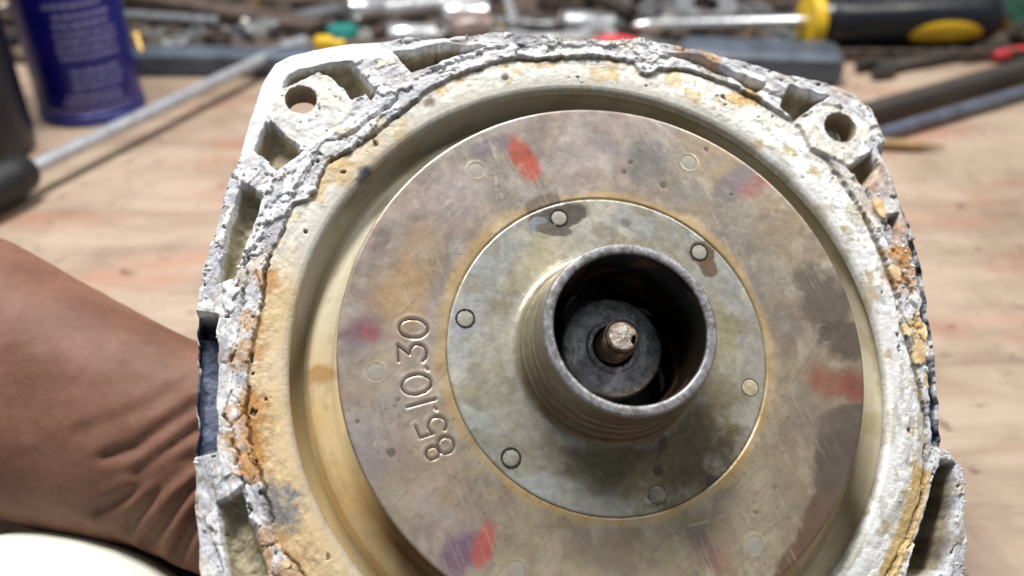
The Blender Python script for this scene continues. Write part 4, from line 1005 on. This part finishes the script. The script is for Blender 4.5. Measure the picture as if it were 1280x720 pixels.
rod('pipe', (-60, 800, 14), (180, 815, 14), 13, M['dark_steel'], 'black pipe at the very back of the pile', 'pipe')
rod('bar_stock', (150, 480, 9), (372, 612, 9), 6.4, M['dark_steel'], 'dark thick round steel bar beside the black screwdriver handle', 'rod')
rod('steel_rod', (152, 459, 5), (356, 578, 5), 3.9, M['blue_rod'], 'thin blue grey steel rod lying parallel to the dark bar', 'rod')
m = MB(); m.lathe([(0.4, 0), (1.6, 9), (3.2, 22), (3.4, 60), (2.4, 68)], 16, (0, 0, 3.4), (1, 0, 0), True, True); o = m.build('wooden_stick', M['wood_stick']); o.location = (.246, .480, 0); o.rotation_euler = (0, 0, math.pi - .12); tag(o, 'short pointed brown wooden stick on the bench by the rods', 'stick')
rod('steel_rod', (2, 664, 16), (-6, 716, 30), 3.4, M['steel'], 'short bright steel rod pointing up from behind the pump', 'rod')

# --- wrenches
def wrench(loc, rz, L, mat, label, thick=6, hw=10):
    o = empty('wrench', loc, rz); tag(o, label, 'wrench')
    m = MB(); m.box((0, 0, 0), (L, hw, thick), 0, 1.2); m.build('handle', mat, o)
    m = MB(); n = 32; V = []; F = []
    for r_, z in ((hw * .62, -thick * .6), (hw * 1.15, -thick * .6), (hw * 1.15, thick * .6), (hw * .62, thick * .6)):
        V += [(L / 2 + hw + r_ * math.cos(2 * math.pi * i / n), r_ * math.sin(2 * math.pi * i / n), z) for i in range(n)]
    for k in range(4):
        for i in range(n): F.append((k * n + i, k * n + (i + 1) % n, ((k + 1) % 4) * n + (i + 1) % n, ((k + 1) % 4) * n + i))
    m.add(V, F); m.build('ring_end', mat, o)
    m = MB(); j = hw * 1.25
    poly = [(-L / 2 + 2, -hw * .5), (-L / 2 + 2, hw * .5), (-L / 2 - j * .7, j), (-L / 2 - j * 1.7, j * .85), (-L / 2 - j * 1.75, j * .42), (-L / 2 - j * .8, j * .4), (-L / 2 - j * .8, -j * .4), (-L / 2 - j * 1.75, -j * .42), (-L / 2 - j * 1.7, -j * .85), (-L / 2 - j * .7, -j)]
    m.prism(list(reversed(poly)), -thick * .55, thick * .55); m.build('open_jaw', mat, o)
    return o
wrench((30, 641, 14), .10, 40, M['steel'], 'bright chrome spanner lying behind the top of the pump', 7, 11)
wrench((285, 622, 5), .42, 58, M['dark_steel'], 'dark greasy spanner lying under the black screwdriver handle', 6, 10)
wrench((15, 690, 10), -.15, 90, M['dull_steel'], 'dull grey spanner lying behind the chrome spanner', 6, 11)
wrench((-190, 690, 8), .35, 80, M['dull_steel'], 'dull grey spanner partly under the slanting rusty bar', 6, 10)

rod('extension_bar', (-118, 676, 22), (-20, 712, 22), 6.5, M['steel'], 'bright chrome extension bar lying across the pile behind the teal cap', 'rod')
rod('drill_bit', (-300, 690, 16), (-215, 672, 16), 4.5, M['dull_steel'], 'grey drill bit lying behind the spray can', 'drill bit')
rod('punch', (90, 690, 18), (60, 740, 18), 6, M['dark_steel'], 'black steel punch lying behind the red awl', 'punch')
bar('file', (100, 668, 15), (230, 690, 15), 20, 5, M['dark_steel'], 'dark flat file lying behind the screwdriver shaft', 'file')
bar('hacksaw_blade', (220, 700, 20), (345, 690, 20), 14, 2, M['dull_steel'], 'grey hacksaw blade lying behind the black screwdriver handle', 'blade')
bar('chisel', (-130, 705, 16), (-190, 640, 19), 16, 8, M['dull_steel'], 'grey cold chisel lying across the flat rusty bar', 'chisel')
# --- coloured bits and sockets
def socket(loc, axis, r_, L, mat, label):
    a = Vector(axis).normalized()
    m = MB(); m.lathe([(r_ * .55, 0), (r_ * .92, 0), (r_, 1), (r_, L * .45), (r_ * .93, L * .5), (r_ * .93, L - 1), (r_ * .86, L), (r_ * .6, L), (r_ * .6, L * .4)], 32, loc, a)
    return tag(m.build('socket', mat), label, 'socket')
socket((-88, 648, 13), (1, .05, 0), 9, 34, M['steel'], 'bright chrome socket lying on its side behind the pump')
socket((-118, 668, 26), (.9, .5, 0), 8, 26, M['steel'], 'small chrome socket beside the teal cap')
socket((110, 652, 17), (.3, 1, 0), 9, 30, M['galv'], 'zinc plated socket pointing away behind the screwdriver tip')
socket((40, 672, 14), (1, -.2, 0), 11, 36, M['dull_steel'], 'dull grey socket behind the chrome spanner')
socket((-52, 694, 15), (1, .08, 0), 10, 34, M['steel'], 'chrome socket lying at the back behind the brown plastic piece')
m = MB(); m.lathe([(4, 0), (12, 1), (13, 4), (13, 26), (9, 32), (4, 33)], 32, (-44, 660, 13), (1, 0, .05), True, True); tag(m.build('plastic_plug', M['clear']), 'cloudy brown plastic plug behind the pump', 'plug')
m = MB(); m.lathe([(8, 0), (11, .8), (11.5, 3), (11.5, 12), (10, 14)], 24, (0, 0, 0), (0, 0, 1), True, True, .03); o = m.build('bottle_cap', M['teal']); o.location = (-.122, .655, .004); tag(o, 'teal green ribbed plastic cap among the hardware', 'cap')
m = MB(); m.box((0, 0, 5), (12, 10, 10), 0, 1.5); m.lathe([(3, 0), (3, 8)], 16, (6, 0, 5), (1, 0, 0), True, True); o = m.build('wire_connector', M['yellow']); o.location = (-.126, .606, .0165); tag(o, 'small yellow plastic connector at the corner of the housing', 'connector')
rh = empty('awl', (56, 628, 15), -.05); tag(rh, 'small awl with rounded red plastic handle behind the pump', 'awl')
m = MB(); m.lathe([(1.5, 0), (4.2, 2), (6, 8), (6.3, 16), (5, 25), (3.2, 31), (2.6, 33)], 24, (0, 0, 0), (1, 0, 0), True, True); m.build('handle', M['red'], rh)
m = MB(); m.rod((33, 0, 0), (60, 0, 0), 1.6, .6); m.build('spike', M['dull_steel'], rh)
m = MB(); m.lathe([(10, 0), (10.5, -1), (23.5, -1), (24, 0), (24, 3), (23.5, 4), (10.5, 4), (10, 3), (10, 0)], 40); o = m.build('washer', M['dull_steel']); o.location = (.150, .716, .014); o.rotation_euler = (.35, 0, 0); tag(o, 'large grey steel washer leaning behind the screwdriver shaft', 'washer')
m = MB(); m.rod((338, 628, 6), (430, 668, 6), 3.6, None, 16, 1); tag(m.build('red_marker', M['red']), 'thin dark red plastic tube beside the black screwdriver butt', 'tube')
gb = empty('glass_bottle', (398, 706, 0)); tag(gb, 'small green glass bottle standing behind the black screwdriver butt', 'bottle')
m = MB(); m.lathe([(18, 0), (21, 2), (22, 6), (22, 60), (16, 72), (9, 78), (9, 92)], 40, cap0=True, cap1=True); m.build('body', M['green_glass'], gb)
m = MB(); m.lathe([(11, 88), (11, 100), (9, 102)], 24, cap0=True, cap1=True); m.build('cap', M['galv'], gb)

# --- hardware tray: grimy steel sheet carrying the loose bits
tr = empty('hardware_tray', (0, 786, 0)); tag(tr, 'shallow dark rusty steel tray full of loose hardware behind the tools', 'tray')
m = MB(); m.box((0, 0, 1.2), (1040, 312, 2.4), 0, .6); m.build('base', M['rust'], tr)
for sx, sy, lx, ly in ((0, -155, 1040, 2.5), (0, 155, 1040, 2.5), (-519, 0, 2.5, 307), (519, 0, 2.5, 307)):
    m = MB(); m.box((sx, sy, 5), (lx, ly, 9), 0, .5); m.build('lip', M['rust'], tr)

# --- loose nuts, bolts, screws, washers, bearings
def hexring(r_, z): return [(r_ * math.cos(math.pi / 3 * i), r_ * math.sin(math.pi / 3 * i), z) for i in range(6)]
def mk_nut(s_):
    m = MB(); V = []; F = []
    outer = [(s_ * math.cos(math.pi / 9 * i) * (1 / max(abs(math.cos((math.pi / 9 * i) % (math.pi / 3) - math.pi / 6)), .1) * .87), s_ * math.sin(math.pi / 9 * i) * (1 / max(abs(math.cos((math.pi / 9 * i) % (math.pi / 3) - math.pi / 6)), .1) * .87)) for i in range(18)]
    inner = [(s_ * .52 * math.cos(math.pi / 9 * i), s_ * .52 * math.sin(math.pi / 9 * i)) for i in range(18)]
    H_ = s_ * .85
    for pts, z in ((inner, 0), (outer, 0), (outer, H_), (inner, H_)): V += [(a, b_, z) for a, b_ in pts]
    for k in range(4):
        for i in range(18): F.append((k * 18 + i, k * 18 + (i + 1) % 18, ((k + 1) % 4) * 18 + (i + 1) % 18, ((k + 1) % 4) * 18 + i))
    m.add(V, F); return m
def mk_bolt(s_, L):
    m = MB(); V = hexring(s_, 0) + hexring(s_, s_ * .8); F = [(5, 4, 3, 2, 1, 0), tuple(range(6, 12))] + [(i, (i + 1) % 6, 6 + (i + 1) % 6, 6 + i) for i in range(6)]
    V = [(z - s_ * .4, x_, y_ + s_ * .87) for x_, y_, z in V]; m.add(V, F)
    pf = [(s_ * .55, 0), (s_ * .55, L * .35)]; z = L * .35
    while z < L: pf += [(s_ * .48, z), (s_ * .57, z + .5)]; z += 1.2
    m.lathe(pf + [(s_ * .4, L)], 14, (s_ * .4, 0, s_ * .87), (1, 0, 0), False, True); return m
def mk_washer(s_):
    m = MB(); m.lathe([(s_ * .5, 0), (s_, 0), (s_, 1.6), (s_ * .5, 1.6), (s_ * .5, 0)], 28); return m
def mk_screw(L):
    m = MB(); m.lathe([(.5, 0), (4, .3), (4.2, 1), (2, 3)], 18, (0, 0, 4.2), (1, 0, 0), True)
    pf = [(1.9, 3)]; z = 4
    while z < L: pf += [(1.5, z), (2.2, z + .8)]; z += 1.7
    m.lathe(pf + [(.2, L + 3)], 12, (0, 0, 4.2), (1, 0, 0)); return m
def mk_bearing(s_):
    m = MB(); m.lathe([(s_ * .45, 0), (s_ * .62, 0), (s_ * .66, .8), (s_ * .80, .8), (s_ * .84, 0), (s_, 0), (s_, s_ * .6), (s_ * .84, s_ * .6), (s_ * .80, s_ * .6 - .8), (s_ * .66, s_ * .6 - .8), (s_ * .62, s_ * .6), (s_ * .45, s_ * .6), (s_ * .45, 0)], 32); return m
KIND = [('hex_nut', mk_nut(8), M['galv'], 'bright zinc plated hex nut among the loose hardware', 'nut', 'zinc nuts in the hardware pile'),
        ('hex_nut', mk_nut(10), M['rust'], 'brown rusty hex nut among the loose hardware', 'nut', 'rusty nuts in the hardware pile'),
        ('hex_bolt', mk_bolt(7, 34), M['rust'], 'rusty hex headed bolt among the loose hardware', 'bolt', 'rusty bolts in the hardware pile'),
        ('hex_bolt', mk_bolt(6, 26), M['galv'], 'bright zinc plated bolt among the loose hardware', 'bolt', 'zinc bolts in the hardware pile'),
        ('flat_washer', mk_washer(9), M['steel'], 'small bright flat washer among the loose hardware', 'washer', 'small washers in the hardware pile'),
        ('wood_screw', mk_screw(30), M['brass'], 'brass coloured wood screw among the loose hardware', 'screw', 'screws in the hardware pile'),
        ('ball_bearing', mk_bearing(12), M['dull_steel'], 'dull steel ball bearing ring among the loose hardware', 'bearing', 'bearings in the hardware pile'),
        ('hex_bolt', mk_bolt(8, 40), M['dark_steel'], 'blackened hex headed bolt among the loose hardware', 'bolt', 'black bolts in the hardware pile')]
meshes = [k[1].mesh(k[0], k[2], True, 30) for k in KIND]
zb = 2.6
for gy in range(9):
    for gx in range(30):
        px = -430 + gx * 29.5 + (gy % 2) * 14 + random.uniform(-7, 7); py = 664 + gy * 27 + random.uniform(-6, 6)
        if abs(px) > 0.62 * py + 20: continue
        if random.random() < .12: continue
        k = random.choice([0, 0, 1, 1, 2, 2, 3, 4, 5, 6, 7, 7, 2])
        nm, _, _, lab, cat, grp = KIND[k]
        o = link(nm, meshes[k]); o.location = (px * S, py * S, zb * S); o.rotation_euler = (0, 0, random.uniform(0, 6.28)); q = random.uniform(.85, 1.25); o.scale = (q, q, q)
        tag(o, lab, cat, grp)
# a few bright pieces heaped on the bars
for px, py, pz, k in [(-252, 640, 12.7, 0), (-236, 634, 12.7, 4), (-222, 640, 12.7, 0), (-178, 640, 12.7, 3), (-150, 634, 12.7, 4), (-262, 634, 12.7, 5), (-205, 633, 12.7, 1)]:
    nm, _, _, lab, cat, grp = KIND[k]; o = link(nm, meshes[k]); o.location = (px * S, py * S, pz * S); o.rotation_euler = (0, 0, random.uniform(0, 6.28)); tag(o, lab, cat, grp)
